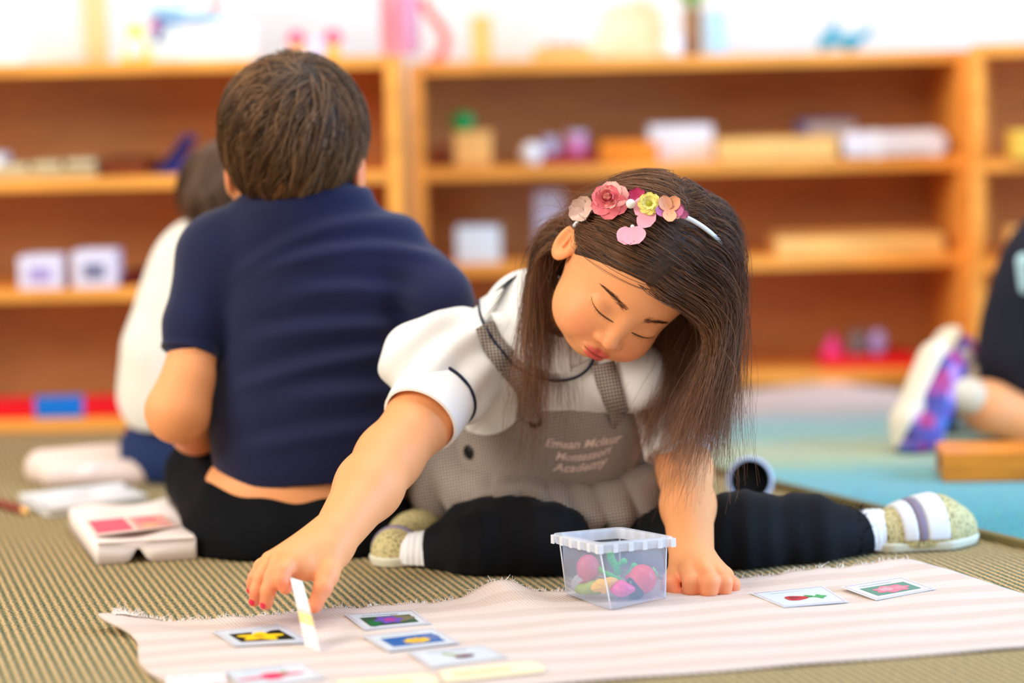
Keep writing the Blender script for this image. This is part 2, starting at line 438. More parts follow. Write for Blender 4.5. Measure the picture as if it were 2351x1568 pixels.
def book(name, label, px, Y, z, w, d, h, m, cat='book', rot=0, tilt=0):
    p = on(px, Y, z); R = rotz(rot) @ roty(tilt); o = thing(name, label, cat, tuple(p)); c = p + [0, 0, h / 2 + abs(math.sin(tilt)) * w / 2 + .0005]
    MB().box(c, (w * .98, d * .96, h * .8), R, .001).build('pages', mat('paper_pages', (.86, .84, .8)), o)
    for s in (-1, 1): MB().box(c + R @ [0, 0, s * h * .45], (w, d, h * .1), R, .0005).build('cover', m, o)
    MB().box(c + R @ [-w / 2, 0, 0], (h * .1, d, h), R, .0005).build('spine', m, o)
    return o
def block(name, label, cat, c, size, m, R=None, bev=.003, extra=None):
    o = thing(name, label, cat, (c[0], c[1], c[2] - size[2] / 2)); MB().box(c, size, R, bev).build('body', m, o); return o

LW = wood('light_wood', srgb(246, 190, 110), .15); OW = wood('orange_wood', srgb(236, 140, 40), .2); DW = wood('dark_wood', srgb(120, 54, 20), .2)
# left unit, middle board
p = on(125, YL + .12, ZL[2])
th = thing('card_tray', 'pale beige tray of cards on the middle board, far left', 'tray', tuple(p))
BT = mat('beige_card', srgb(196, 170, 120), rough=.7)
MB().box(p + [0, 0, .006], (.165, .20, .012), None, .002).build('tray_base', BT, th)
for i in range(3): MB().box(p + [-.05 + i * .05, -.01, .017 + i * .002], (.044, .15, .010), rotz(.05 * i), .001).build('card_pack', mat('pale_card', srgb(206, 190, 150)), th)
tray('wooden_tray', 'brown wooden tray beside the navy stand on the middle board', 300, YL + .14, ZL[2], .075, .17, .018, DW)
p = on(402, YL + .1, ZL[2]); th = thing('navy_stand', 'navy blue slanted stand on the middle board left of the boy', 'stand', tuple(p))
for sx in (-.02, .02):
    MB().add([p + q for q in [(-.03 + .0, sx - .0, .0), (.002, sx, 0), (.036, sx, .056), (.02, sx, .06), (-.03, sx + .006, 0), (.002, sx + .006, 0), (.036, sx + .006, .056), (.02, sx + .006, .06)]],
             [(0, 1, 2, 3), (4, 7, 6, 5), (0, 4, 5, 1), (1, 5, 6, 2), (2, 6, 7, 3), (3, 7, 4, 0)]).build('side', NAVYP, th)
MB().box(p + [.004, .003, .03], (.012, .046, .07), roty(.85), .002).build('slope_panel', NAVYP, th)
MB().box(p + [-.01, .003, .004], (.04, .05, .008), None, .002).build('foot', NAVYP, th)
th = tray('white_basket', 'white basket at the left edge on the middle board', -12, YL + .1, ZL[2], .04, .08, .032, WHITEP, 'basket')
# left unit, lower board
BXM = mat('lilac_white_box', srgb(226, 220, 238), rough=.5); GSM = mat('grey_print', srgb(120, 120, 150))
PSM = mat('violet_print', srgb(170, 150, 205))
for px, h, lab, q in ((103, .046, 'white box with violet sticker on the lower board, left of its pair', PSM), (226, .052, 'white box with grey sticker on the lower board, right of its pair', GSM)):
    openbox('storage_box', lab, px, YL + .045, ZL[1], .068, .07, h, BXM, 'box', mp=q)
tray('red_tray', 'dark red flat tray on the lower board behind the seated children', 350, YL + .12, ZL[1], .09, .16, .008, mat('dark_red', srgb(110, 20, 24), rough=.5))
# left unit, bottom board: number rod
p = on(140, YL + .03, ZL[0]); th = thing('number_rod', 'red and blue striped counting rod on the bottom board at left', 'rod', tuple(p))
RED = mat('rod_red', srgb(222, 12, 28), rough=.4); BLU = mat('rod_blue', srgb(0, 112, 205), rough=.4)
for i in range(-3, 5):
    c = on(140, YL + .03, ZL[0]) + [(-.078 + i * .078) + .0, 0, .0165]
    MB().box(c, (.0775, .026, .032), None, .002).build('segment', RED if i % 2 == 0 else BLU, th)
# on top of the left unit
TL = YL + .1
p = on(140, TL + .12, ZL[3]); th = thing('display_board', 'white display board with wooden post on top of the left shelf', 'board', tuple(p))
MB().box(p + [-.09, 0, .12], (.27, .012, .236), None, .003).build('panel', mat('board_white', (.86, .83, .84), rough=.5), th)
MB().box(p + [.062, -.004, .12], (.036, .02, .238), None, .003).build('post', mat('pale_beech', srgb(248, 205, 150)), th)
openbox('white_tub', 'small white tub in front of the display board at far left', 18, TL - .02, ZL[3], .055, .05, .045, mat('mint_white', srgb(236, 244, 238)), 'tub')
p = on(312, TL, ZL[3]); th = thing('yellow_wedge', 'yellow triangular folder leaning on top of the left shelf', 'folder', tuple(p))
MB().add([p + q for q in [(-.025, 0, 0), (.024, 0, 0), (.006, 0, .06), (-.006, 0, .06), (-.025, .03, 0), (.024, .03, 0), (.006, .03, .06), (-.006, .03, .06)]],
         [(0, 1, 2, 3), (4, 7, 6, 5), (0, 4, 5, 1), (1, 5, 6, 2), (2, 6, 7, 3), (3, 7, 4, 0)]).build('cover', mat('lemon', srgb(240, 226, 90)), th)
MB().box(p + [.0, -.003, .022], (.026, .004, .03), None, .001).build('label', mat('board_white', (1, 1, 1)), th)
p = on(432, TL + .14, ZL[3]); th = thing('picture_board', 'pale blue picture with dark blue shapes standing on the left shelf', 'picture', tuple(p))
MB().box(p + [0, 0, .085], (.18, .008, .168), None, .002).build('board', mat('pale_cyan', srgb(214, 240, 246)), th)
for dx, dz, w, h, c, a in ((-.01, .062, .085, .012, (60, 120, 190), .25), (.03, .067, .05, .010, (100, 150, 200), -.1), (-.045, .045, .014, .03, (84, 80, 160), .4), (-.055, .06, .014, .02, (214, 110, 160), .2), (-.03, .08, .06, .012, (150, 200, 230), 0), (.05, .09, .03, .012, (236, 150, 140), 0)):
    MB().box(p + [dx, -.0048, dz], (w, .001, h), roty(a)).build('print', mat('print_%d_%d_%d' % c, srgb(*c)), th)
openbox('white_carton', 'white carton on the left shelf top beside the blue picture', 505, TL, ZL[3], .115, .07, .05, mat('carton_white', (.9, .89, .92)), 'box')
th = jar('glass_vase', 'tall pink glass vase above the shelf divider', 920, TL + .05, ZL[3], .032, .15, mat('pink_glass', srgb(255, 170, 190), rough=.15, trans=.4), 'vase')
def flower_toy(px, lab):
    p = on(px, TL, ZL[3]); th = thing('flower_toy', lab, 'toy', tuple(p))
    MB().lathe(p, [(.010, .0), (.012, .004), (.008, .016), (.006, .022)], 14).build('pot', mat('yellow_pot', srgb(248, 186, 60)), th)
    for k in range(6):
        a = k * math.pi / 3; MB().ball(p + [.0095 * math.cos(a), 0, .030 + .0085 * math.sin(a)], (.0065, .004, .0065), 10, 6).build('petal', mat('hot_pink', srgb(245, 90, 130)), th)
    MB().ball(p + [0, -.003, .030], .005, 10, 6).build('centre', mat('rose_centre', srgb(255, 170, 190)), th)
flower_toy(682, 'pink toy flower in yellow pot on the shelf, left of its pair'); flower_toy(766, 'pink toy flower in yellow pot on the shelf, right of its pair')
jar('lilac_cup', 'small mint and lilac cup between the two toy flowers', 724, TL, ZL[3], .014, .03, mat('lilac_mint', srgb(214, 214, 240)), 'cup')
# right unit, top
TR = YR + .08
p = on(1003, TR - .02, ZR[3]); th = thing('red_ribbon', 'coral red ribbon loop standing on the shelf top', 'ribbon', tuple(p))
MB().tube(spline([p + q for q in [(-.022, 0, .11), (-.012, 0, .085), (.008, -.005, .06), (.016, -.005, .035), (.006, 0, .008), (-.006, 0, .006)]], 24), [.009] * 24, 10).build('loop', mat('coral_red', srgb(255, 110, 100)), th)
MB().lathe(p, [(.016, 0), (.016, .008), (.006, .012)], 14).build('base', mat('coral_red', (1, 0, 0)), th)
openbox('orange_box', 'orange wooden box standing on the right shelf top', 1107, TR, ZR[3], .036, .05, .072, LW)
p = on(1290, TR + .02, ZR[3]); tray('wooden_tray', 'shallow wooden tray with stones on the right shelf top', 1290, TR + .02, ZR[3], .10, .09, .014, LW)
for i in range(3):
    c = p + [-.02 + i * .022, -.01, .017 + .001 * i]
    o = MB().ball(c, (.012, .010, .0105), 12, 8, rotz(i)).build('stone', mat('grey_stone', srgb(120, 110, 100), rough=.8, noise=.2)); tag(o, ('left', 'middle', 'right')[i] + ' grey stone in the shallow tray on the right shelf', 'stone')
p = on(1440, TR + .10, ZR[3]); th = thing('paper_bag', 'pale peach paper bag on the right shelf top behind the girl', 'bag', tuple(p))
MB().add([p + q for q in [(-.07, -.03, 0), (.07, -.03, 0), (.07, .03, 0), (-.07, .03, 0), (-.045, -.02, .07), (.058, -.02, .09), (.058, .02, .09), (-.045, .02, .07)]],
         [(3, 2, 1, 0), (0, 1, 5, 4), (1, 2, 6, 5), (2, 3, 7, 6), (3, 0, 4, 7), (4, 5, 6, 7)]).build('body', mat('peach_paper', srgb(255, 226, 190), rough=.8), th, smooth=False)
MB().box(p + [0, -.0, .086], (.08, .045, .02), roty(-.2), .002).build('fold', mat('peach_paper', (1, 1, 1)), th)
jar('white_mug', 'small white mug beside the brown plant pot', 1542, TR, ZR[3], .02, .034, WHITEP, 'mug')
p = on(1590, TR + .03, ZR[3]); th = thing('potted_plant', 'green plant in tall brown pot on the right shelf top', 'plant', tuple(p))
MB().lathe(p, [(.012, 0), (.015, .004), (.018, .075), (.019, .08), (.015, .08), (.013, .07)], 18).build('pot', mat('clay_brown', srgb(176, 140, 110)), th)
for k in range(9):
    a = k * .698; q = p + [0, 0, .075]; e = np.array([math.cos(a), math.sin(a), 0])
    pts = spline([q, q + e * .012 + [0, 0, .02], q + e * .026 + [0, 0, .034], q + e * .038 + [0, 0, .036]], 10)
    MB().tube(pts, np.array([.002, .003, .005, .006, .007, .007, .006, .005, .003, .001]), 6).build('leaf', mat('leaf_green', srgb(150, 200, 100)), th)
jar('blue_bottle', 'pale blue bottle beside the plant pot on the right shelf', 1643, TR, ZR[3], .020, .085, mat('pale_blue_glass', srgb(176, 216, 246), rough=.2), 'bottle', mat('bottle_cap', srgb(240, 246, 250)))
p = on(1935, TR, ZR[3]); th = thing('toy_animal', 'teal toy animal with raised tail on the right shelf top', 'toy', tuple(p)); TE = mat('teal_toy', srgb(70, 160, 185), rough=.5)
s_ = Sculpt(); e0 = p + [0, 0, .018]
s_.cone(e0 + [-.03, 0, .004], e0 + [.02, 0, 0], .011, .012).cone(e0 + [-.022, 0, .008], e0 + [-.015, 0, .026], .008, .004).cone(e0 + [-.015, 0, .026], e0 + [-.012, 0, .034], .005, .004)
s_.cone(e0 + [.018, 0, .002], e0 + [.044, 0, .014], .009, .004).cone(e0 + [.044, 0, .014], e0 + [.052, 0, .024], .005, .003)
for q in ((-.034, -.007), (-.034, .007), (.012, -.007), (.012, .007)): s_.cone(e0 + [q[0], q[1], -.004], e0 + [q[0], q[1], -.0145], .006, .0045)
v, q = s_.mesh(.0016); obj('body', v, q, TE, th)
MB().ball(e0 + [-.02, -.006, .02], .003, 8, 6).build('eye', mat('toy_eye', (.02, .02, .02)), th)
# right unit, middle board
p = on(1088, YR + .07, ZR[2]); th = thing('wooden_cube_box', 'light wooden cube box with green knob on the middle board', 'box', tuple(p))
MB().box(p + [0, 0, .028], (.062, .06, .055), None, .003).build('body', LW, th); MB().box(p + [0, 0, .0575], (.066, .064, .005), None, .001).build('lid', LW, th)
MB().ball(p + [-.017, 0, .076], (.021, .021, .018)).build('knob', mat('bright_green', srgb(20, 160, 84), rough=.4), th)
openbox('dark_box', 'small dark brown box left of the wooden cube box', 1010, YR + .1, ZR[2], .032, .06, .026, DW)
tray('red_tray', 'crimson tray under the pale mugs on the middle board', 1285, YR + .10, ZR[2], .115, .10, .012, mat('crimson', srgb(160, 30, 50)))
LIL = mat('lilac_glaze', srgb(206, 196, 222), rough=.25); PNK = mat('pink_glaze', srgb(222, 130, 180), rough=.25)
jar('lilac_mug', 'pale lilac mug standing on the crimson tray', 1262, YR + .1, ZR[2] + .0062, .021, .04, LIL, 'mug'); jar('pink_mug', 'pink and lilac mug on the crimson tray', 1322, YR + .085, ZR[2] + .0062, .021, .043, PNK, 'mug', LIL)
p = on(1220, YR + .025, ZR[2]); o = MB().lathe(p, [(.008, .0), (.017, .006), (.0205, .018), (.018, .031), (.010, .038), (.003, .040)], 22).build('glint_ball', WHITEP); tag(o, 'white ball modelling a blurred bauble at the front edge of the middle board', 'glint')  # white ball stands in for a blurred highlight on a shelf item
tray('wooden_tray', 'orange wooden tray just left of the girl\'s head on the middle board', 1440, YR + .12, ZR[2], .10, .14, .03, OW)
openbox('white_carton', 'white carton on the middle board above the girl\'s head', 1560, YR + .12, ZR[2], .11, .10, .055, WHITEP)
tray('wooden_tray', 'long light wooden tray between the girl\'s head and the white scroll', 1775, YR + .07, ZR[2], .20, .15, .03, LW)
book('blue_book', 'periwinkle blue book standing behind the wooden tray', 1897, YR + .215, ZR[2], .09, .085, .06, mat('periwinkle', srgb(150, 155, 222)), rot=.1)
p = on(2045, YR + .05, ZR[2]); th = thing('paper_scroll', 'white paper bundle with rounded end on the middle board', 'paper', tuple(p)); PS = mat('scroll_white', srgb(232, 228, 240))
MB().box(p + [-.005, 0, .022], (.165, .10, .042), None, .014).build('bundle', PS, th)
MB().lathe(p + np.array([.066, -.052, .022]), [(.021, 0), (.022, .002), (.022, .10), (.021, .102)], 20, (0, 1, 0)).build('rolled_end', PS, th)
MB().box(p + [-.03, 0, .0225], (.012, .103, .0445), None, .002).build('band', mat('carton_white', (1, 1, 1)), th)
# right unit, lower board
openbox('white_bowl_box', 'pale blue white container on the lower board beside the divider', 1100, YR + .06, ZR[1], .075, .07, .055, mat('ice_white', srgb(226, 238, 246)), 'container')
openbox('storage_box', 'pale tall box on the lower board behind the girl\'s hair', 1262, YR + .14, ZR[1], .05, .06, .11, mat('grey_blue_white', srgb(206, 208, 226)))
p = on(1960, YR + .09, ZR[1]); th = tray('wooden_tray', 'wide light wooden tray on the lower board right of the girl', 1960, YR + .09, ZR[1], .285, .17, .024, LW)
# right unit, bottom board
tray('red_tray', 'bright red tray on the bottom board holding the pink cone', 1985, YR + .1, ZR[0], .16, .12, .014, mat('bright_red', srgb(228, 24, 34)))
p = on(1912, YR + .09, ZR[0] + .0062); th = thing('pink_cone', 'hot pink cone toy on the red tray', 'cone', tuple(p))
MB().lathe(p, [(.026, .0), (.026, .005), (.022, .006), (.014, .025), (.006, .045), (.002, .047)], 20).build('cone', mat('magenta', srgb(250, 60, 150)), th)
MB().lathe(p, [(.027, .010), (.0275, .012), (.022, .014)], 20, cap=False).build('ring', mat('hot_pink', (1, 0, 0)), th)
jar('glass_jar', 'clear glass jar standing behind the lilac egg', 1972, YR + .11, ZR[0] + .0062, .02, .05, mat('grey_glass', srgb(190, 180, 186), rough=.1, trans=.6), 'jar')
p = on(2017, YR + .07, ZR[0] + .0062); th = thing('lilac_egg', 'shiny lilac egg in a cup on the red tray', 'egg', tuple(p))
MB().ball(p + [0, 0, .034], (.0155, .0155, .022)).build('egg', mat('lilac_shine', srgb(176, 160, 226), rough=.15), th); MB().lathe(p, [(.012, 0), (.008, .004), (.009, .008), (.014, .018)], 18).build('egg_cup', mat('lilac_shine', (1, 1, 1)), th)
# far right unit
def on3(px, z, Y=3.93): return on(px, Y, z)
p = on3(2346, .390); th = thing('yellow_basket', 'yellow basket on the shelf at the right edge', 'basket', tuple(p)); YB = mat('basket_yellow', srgb(240, 190, 70))
for dz in range(4): MB().box(p + [0, 0, .008 + dz * .011], (.040, .06, .0105), None, .002).build('band', YB, th)
tray('wooden_tray', 'light wooden tray on the lower board at the right edge', 2352, 3.93, .226, .046, .1, .045, LW)
# ------------------------------------------------------------------ the girl
SKIN = mat('warm_skin', srgb(242, 176, 128), rough=.52, spec=.35, sss=.25, vcol=True)
def mixc(base, col, w): return base * (1 - w[:, None]) + np.asarray(col) * w[:, None]
sk = np.array(srgb(242, 164, 108))
gO = P(1436, 737, 2.595)
gL = c2w((.812, -.443, -.380)); gU = c2w((.582, .562, .588)); gF = c2w((-.047, -.698, .714))
gL = nrm(gL); gF = nrm(gF - gL * (gF @ gL)); gU = nrm(np.cross(gF, gL)); GR = np.stack([gL, gU, gF], 1)
def H(x, u, f): return gO + gL * x + gU * u + gF * f
def Hl(v): return (v - gO) @ GR
GIRL = thing('person', 'girl in grey checked pinafore with flower headband kneeling at the mat', 'person', tuple(P(1270, 1250, 2.9) * [1, 1, 0]))
HC = H(0, .020, -.080); HRAD = np.array([.0705, .094, .086])
neck0 = P(1272, 735, 2.78); neck1 = H(0, -.055, -.085)
# head
s = Sculpt()
s.ell(HC, HRAD, GR, .01)
s.ell(H(0, -.030, -.048), (.055, .060, .053), GR, .02)
for q in (-1, 1):
    s.ell(H(q * .029, -.036, -.026), (.028, .029, .030), GR, .014)
    s.ell(H(q * .030, -.050, -.046), (.025, .023, .030), GR, .016)
s.ell(H(0, -.069, -.032), (.020, .015, .022), GR, .016)
s.ell(H(0, -.050, -.006), (.021, .018, .0125), GR, .010)
for q in (-1, 1):                      # eye sockets, lids
    s.ell(H(q * .029, .004, .016), (.018, .0095, .0125), GR, .010, 's')
    s.ell(H(q * .0275, -.001, -.0105), (.0155, .0105, .0115), GR, .004)
s.cone(H(0, .006, .0005), H(0, -.022, .0095), .0055, .0068, .009)
s.ell(H(0, -.0275, .0115), (.0092, .0080, .0088), GR, .006)
for q in (-1, 1):
    s.ell(H(q * .0105, -.0295, .0060), (.0064, .0058, .0070), GR, .005)
    s.ell(H(q * .0048, -.0352, .0105), (.0027, .0024, .0032), GR, .002, 's')
s.ell(H(0, -.0495, .0055), (.0165, .0042, .0062), GR, .0035)
s.ell(H(-.006, -.048, .0070), (.0065, .0036, .005), GR, .003); s.ell(H(.006, -.048, .0070), (.0065, .0036, .005), GR, .003)
s.ell(H(0, -.0575, .0048), (.0135, .0048, .0062), GR, .0035)
s.chain([H(-.0165, -.0545, .0065), H(0, -.0530, .0130), H(.0165, -.0545, .0065)], [.0008, .0013, .0008], .0025, 's')
s.cone(H(0, -.041, .0105), H(0, -.045, .0115), .0016, .0018, .003, 's')
for q in (-1,):                          # ears
    s.ell(H(q * .077, -.006, -.080), (.0055, .027, .0155), GR @ roty(q * -.45), .005)
    en = nrm(-gL * .88 + gF * .45); s.ell(H(q * .077, -.005, -.080) + en * .0068, (.0075, .0195, .0100), GR @ roty(q * -.45), .0025, 's')
    s.cone(H(q * .077, .004, -.0825) + en * .002, H(q * .077, -.012, -.078) + en * .002, .0016, .0018, .003)
s.ell(H(.073, -.006, -.080), (.0055, .024, .0145), GR @ roty(-.45), .005)
s.cone(neck0, neck1, .036, .036, .014)
hv, hq = s.mesh(.0014, smooth=1)
l = Hl(hv)
gs = lambda d, w: np.exp(-(d / w) ** 2)
col = np.tile(sk, (len(hv), 1))
for q in (-1, 1): col = mixc(col, srgb(238, 138, 100), .45 * gs(np.sqrt((l[:, 0] - q * .036) ** 2 + (l[:, 1] + .036) ** 2), .020) * (l[:, 2] > -.04))
col = mixc(col, srgb(236, 146, 104), .5 * gs(np.sqrt(l[:, 0] ** 2 + (l[:, 1] + .03) ** 2), .011) * (l[:, 2] > -.01))
lipu = np.clip(1.3 - np.sqrt((l[:, 0] / .0165) ** 2 + ((l[:, 1] + .0492) / .0052) ** 2) ** 3, 0, 1)
lipl = np.clip(1.3 - np.sqrt((l[:, 0] / .0140) ** 2 + ((l[:, 1] + .0578) / .0060) ** 2) ** 3, 0, 1)
col = mixc(col, srgb(208, 74, 72), np.clip(np.maximum(lipu, lipl), 0, 1) * .9 * (l[:, 2] > -.005))
col = mixc(col, srgb(120, 30, 30), .8 * gs((l[:, 1] + .0535) / .0012, 1) * (np.abs(l[:, 0]) < .015) * (l[:, 2] > .002))
for q in (-1, 1): col = mixc(col, srgb(214, 138, 98), .35 * gs(np.sqrt(((l[:, 0] - q * .0275) / 1.5) ** 2 + (l[:, 1] - .004) ** 2), .008) * (l[:, 2] > -.02))
# arms and trunk
gS1 = P(1085, 820, 2.76); gE1 = P(893, 1050, 2.60); gW1 = P(768, 1232, 2.475)
gS2 = P(1525, 880, 2.765); gE2 = P(1574, 1085, 2.715); gW2 = P(1588, 1278, 2.580)
b = Sculpt()
b.chain([neck1 * .5 + neck0 * .5, neck0, P(1255, 930, 2.82), P(1262, 1080, 2.90), P(1270, 1180, 2.95)], [.034, .042, .052, .055, .07], .03)
b.cone(gS1 + [0, .03, 0], gS2 + [0, .03, 0], .034, .034, .03)
b.cone(gS1, gS1 * .5 + gE1 * .5, .034, .031, .02)
b.cone(gS2, gS2 * .5 + gE2 * .5, .030, .027, .02)
tv, tq = b.mesh(.0045, smooth=1)
tc_ = np.tile(sk, (len(tv), 1))
# right hand (holds the strip)
def fingers(S, chains, r=.0075):
    for c, rs in chains: S.chain([P(*p) for p in c], rs, .003)
S1 = Sculpt()
S1.chain([gS1, gS1 * .4 + gE1 * .6, gE1, gE1 * .62 + gW1 * .38, gW1], [.040, .037, .0345, .0345, .0250], .016)
kn = [(676, 1284, 2.425), (646, 1279, 2.430), (622, 1288, 2.445), (604, 1303, 2.46)]
for k in kn: S1.cone(gW1 + (P(*k) - gW1) * .12, P(*k), .0185, .0105, .012)
S1.cone(P(760, 1262, 2.465), P(700, 1300, 2.430), .020, .015, .014)
S1.cone(P(752, 1275, 2.45), P(752, 1322, 2.428), .019, .0125, .012)
F1 = [([(676, 1284, 2.425), (650, 1312, 2.408), (645, 1332, 2.402), (656, 1349, 2.400)], [.0098, .0088, .0082, .0072]),
      ([(646, 1280, 2.430), (626, 1325, 2.412), (616, 1355, 2.405), (611, 1386, 2.410)], [.0098, .0088, .0080, .0068]),
      ([(622, 1288, 2.445), (599, 1328, 2.432), (590, 1355, 2.428), (585, 1379, 2.432)], [.0092, .0082, .0074, .0064]),
      ([(604, 1303, 2.46), (586, 1326, 2.455), (581, 1340, 2.455), (579, 1352, 2.458)], [.0085, .0072, .0066, .0056]),
      ([(752, 1310, 2.43), (742, 1348, 2.415), (722, 1392, 2.405)], [.0125, .0098, .0074])]
fingers(S1, F1)
h1v, h1q = S1.mesh(.0017, smooth=1)
S2 = Sculpt()
S2.chain([gS2, gE2, gE2 * .6 + gW2 * .4, gW2], [.034, .0295, .0285, .0245], .016)
kn2 = [(1580, 1312, 2.545), (1612, 1308, 2.540), (1642, 1312, 2.545), (1662, 1322, 2.555)]
for k in kn2: S2.cone(gW2 + (P(*k) - gW2) * .25, P(*k), .0160, .0108, .010)
S2.cone(P(1585, 1300, 2.575), P(1550, 1330, 2.56), .018, .013, .012)
F2 = [([(1580, 1312, 2.545), (1588, 1336, 2.518), (1586, 1354, 2.518), (1578, 1368, 2.526)], [.0105, .0100, .0090, .0078]),
      ([(1612, 1308, 2.540), (1630, 1334, 2.512), (1628, 1354, 2.512), (1618, 1369, 2.520)], [.0108, .0102, .0092, .0080]),
      ([(1642, 1312, 2.545), (1662, 1336, 2.519), (1661, 1354, 2.519), (1652, 1367, 2.526)], [.0104, .0094, .0084, .0074]),
      ([(1662, 1322, 2.555), (1682, 1342, 2.536), (1681, 1355, 2.536), (1674, 1364, 2.540)], [.0092, .0080, .0072, .0062]),
      ([(1556, 1322, 2.56), (1540, 1345, 2.535), (1552, 1365, 2.525)], [.0115, .0100, .0078])]
fingers(S2, F2)
h2v, h2q = S2.mesh(.0017, smooth=1)
def handcol(v, chains, tip=srgb(240, 120, 88), nail=None):
    c = np.tile(sk, (len(v), 1))
    for ch, rs in chains:
        t = P(*ch[-1]); m_ = P(*ch[-2]); k_ = P(*ch[1])
        c = mixc(c, tip, .75 * gs(np.linalg.norm(v - t, axis=1), .013)); c = mixc(c, tip, .3 * gs(np.linalg.norm(v - m_, axis=1), .012))
        c = mixc(c, srgb(240, 140, 104), .35 * gs(np.linalg.norm(v - k_, axis=1), .012))
    return c
BV, BQ = joinm((hv, hq), (tv, tq), (h1v, h1q), (h2v, h2q))
BC = np.vstack([col, tc_, handcol(h1v, F1), handcol(h2v, F2)])
GB = obj('body', BV, BQ, SKIN, GIRL, col=BC)
# nails
NAIL = mat('pink_nail', srgb(226, 40, 74), rough=.25)
for (c, rs), off in zip(F1[1:4], ((-.0026, -.006, 0), (-.003, -.0058, 0.0005), (-.0034, -.0042, 0))):
    t = P(*c[-1]); a = nrm(P(*c[-1]) - P(*c[-2])); y = nrm(np.array([-.45, -1, .1])); y = nrm(y - a * (y @ a)); x = np.cross(y, a)
    MB().ball(t + y * (rs[-1] * .93) - a * .0005, (.0034, .0014, .0042), 12, 8, np.stack([x, y, a], 1)).build('nail', NAIL, GB)
# brows and lashes
BROWM = mat('dark_brow', srgb(96, 60, 40), rough=.6)
htree = bvh(hv, hq)
def onface(x, u, lift=.0004):
    p0 = Vector(H(x, u, .06)); p, n, i, t = htree.ray_cast(p0, Vector(-gF)); n = np.array(n)
    if n @ gF < 0: n = -n
    return np.array(p) + n * lift, n
for q in (-1, 1):
    pa = []
    for i in range(170):
        t = RNG.uniform(0, 1); x = q * (.011 + .031 * t); u = .0175 + .0045 * math.sin(t * 2.4) - .003 * t + RNG.normal(0, .0017) * (1.3 - t)
        d = np.array([q * .0055, .0014 - .004 * t]); pp = []
        for k in range(5):
            p_, n_ = onface(x + d[0] * k / 4, u + d[1] * k / 4, .0003 + .0002 * k); pp.append(p_)
        pa.append(pp)
    v, f = strands(np.array(pa), .00016, .00006); obj('eyebrow', v, f, BROWM, GB)
    pa = []; lid = []
    for i in range(25):
        t = i / 24; x = q * (.0125 + .0320 * t); u = -.0052 - .0034 * math.sin(math.pi * t * .95) + .0030 * t
        p_, n_ = onface(x, u, .0002); lid.append(p_)
    v, f = tube(lid, [.00025 + .00075 * math.sin(math.pi * min(1, .15 + i / 26)) for i in range(25)], 6); mbx = MB().add(v, f); mbx.build('lash_line', BROWM, GB)
    for i in range(34):
        t = RNG.uniform(.12, 1); k = int(t * 24); p0 = lid[k]; dr = nrm(gF * .8 - gU * (.75) + gL * q * (t - .35) * .9)
        L_ = .0048 * (.6 + .5 * t); pa.append([p0 + dr * L_ * j / 4 + gU * (-.0006 * (j / 4) + .0009 * (j / 4) ** 2) for j in range(5)])
    v, f = strands(np.array(pa), .00016, .00004); obj('eyelash', v, f, BROWM, GB)

# ---- clothes
BLOUSE = mat('white_cotton', (.90, .875, .84), rough=.75, spec=.2, sheen=.2, bump=.15, bscale=500, sss=.0)
PIPE = mat('navy_piping', srgb(22, 30, 58), rough=.6)
def check_mat(name, c1, c2, size):
    m = bpy.data.materials.new(name); m.use_nodes = True; nt = m.node_tree; N = nt.nodes; L = nt.links
    b = N['Principled BSDF']; b.inputs['Roughness'].default_value = .8; b.inputs['Specular IOR Level'].default_value = .2
    tc = N.new('ShaderNodeTexCoord'); mp = N.new('ShaderNodeMapping'); mp.inputs['Rotation'].default_value = (.25, .12, .1)
    mp.inputs['Scale'].default_value = (1 / size,) * 3; L.new(tc.outputs['Object'], mp.inputs['Vector'])
    sp = N.new('ShaderNodeSeparateXYZ'); L.new(mp.outputs[0], sp.inputs[0])
    out = []
    for ch in ('X', 'Z'):
        a = N.new('ShaderNodeMath'); a.operation = 'SINE'; mu = N.new('ShaderNodeMath'); mu.operation = 'MULTIPLY'; mu.inputs[1].default_value = 6.2832
        L.new(sp.outputs[ch], mu.inputs[0]); L.new(mu.outputs[0], a.inputs[0]); out.append(a.outputs[0])
    ad = N.new('ShaderNodeMath'); ad.operation = 'ADD'; L.new(out[0], ad.inputs[0]); L.new(out[1], ad.inputs[1])
    mr = N.new('ShaderNodeMapRange'); mr.inputs['From Min'].default_value = -1.2; mr.inputs['From Max'].default_value = 1.2; L.new(ad.outputs[0], mr.inputs['Value'])
    mx = N.new('ShaderNodeMix'); mx.data_type = 'RGBA'; mx.inputs['A'].default_value = (*c1, 1); mx.inputs['B'].default_value = (*c2, 1)
    L.new(mr.outputs[0], mx.inputs['Factor']); L.new(mx.outputs['Result'], b.inputs['Base Color'])
    return m
CHECK = check_mat('grey_check', srgb(76, 68, 64), srgb(196, 180, 168), .0036)
ch_c = P(1262, 930, 2.82)
fwd_t = nrm(np.array([0.0, -.93, -.32])); up_t = nrm(np.array([.05, -.35, .93])); side_t = nrm(np.cross(fwd_t, up_t)); 
TRR = np.stack([nrm(np.array([1, .06, -.12])), nrm(np.array([.05, .9, .35])), nrm(np.array([.10, -.36, .92]))], 1)
bl = Sculpt()
bl.ell(P(1262, 960, 2.825), (.108, .086, .135), TRR, .03)
bl.ell(P(1262, 820, 2.78), (.095, .062, .06), TRR, .03)
bl.ell(P(1222, 735, 2.80), (.060, .058, .062), TRR, .025)
bl.cone(P(1120, 800, 2.765), P(1470, 870, 2.73), .043, .040, .03)
bl.cone(neck0, neck0 * .7 + neck1 * .3, .044, .038, .02)
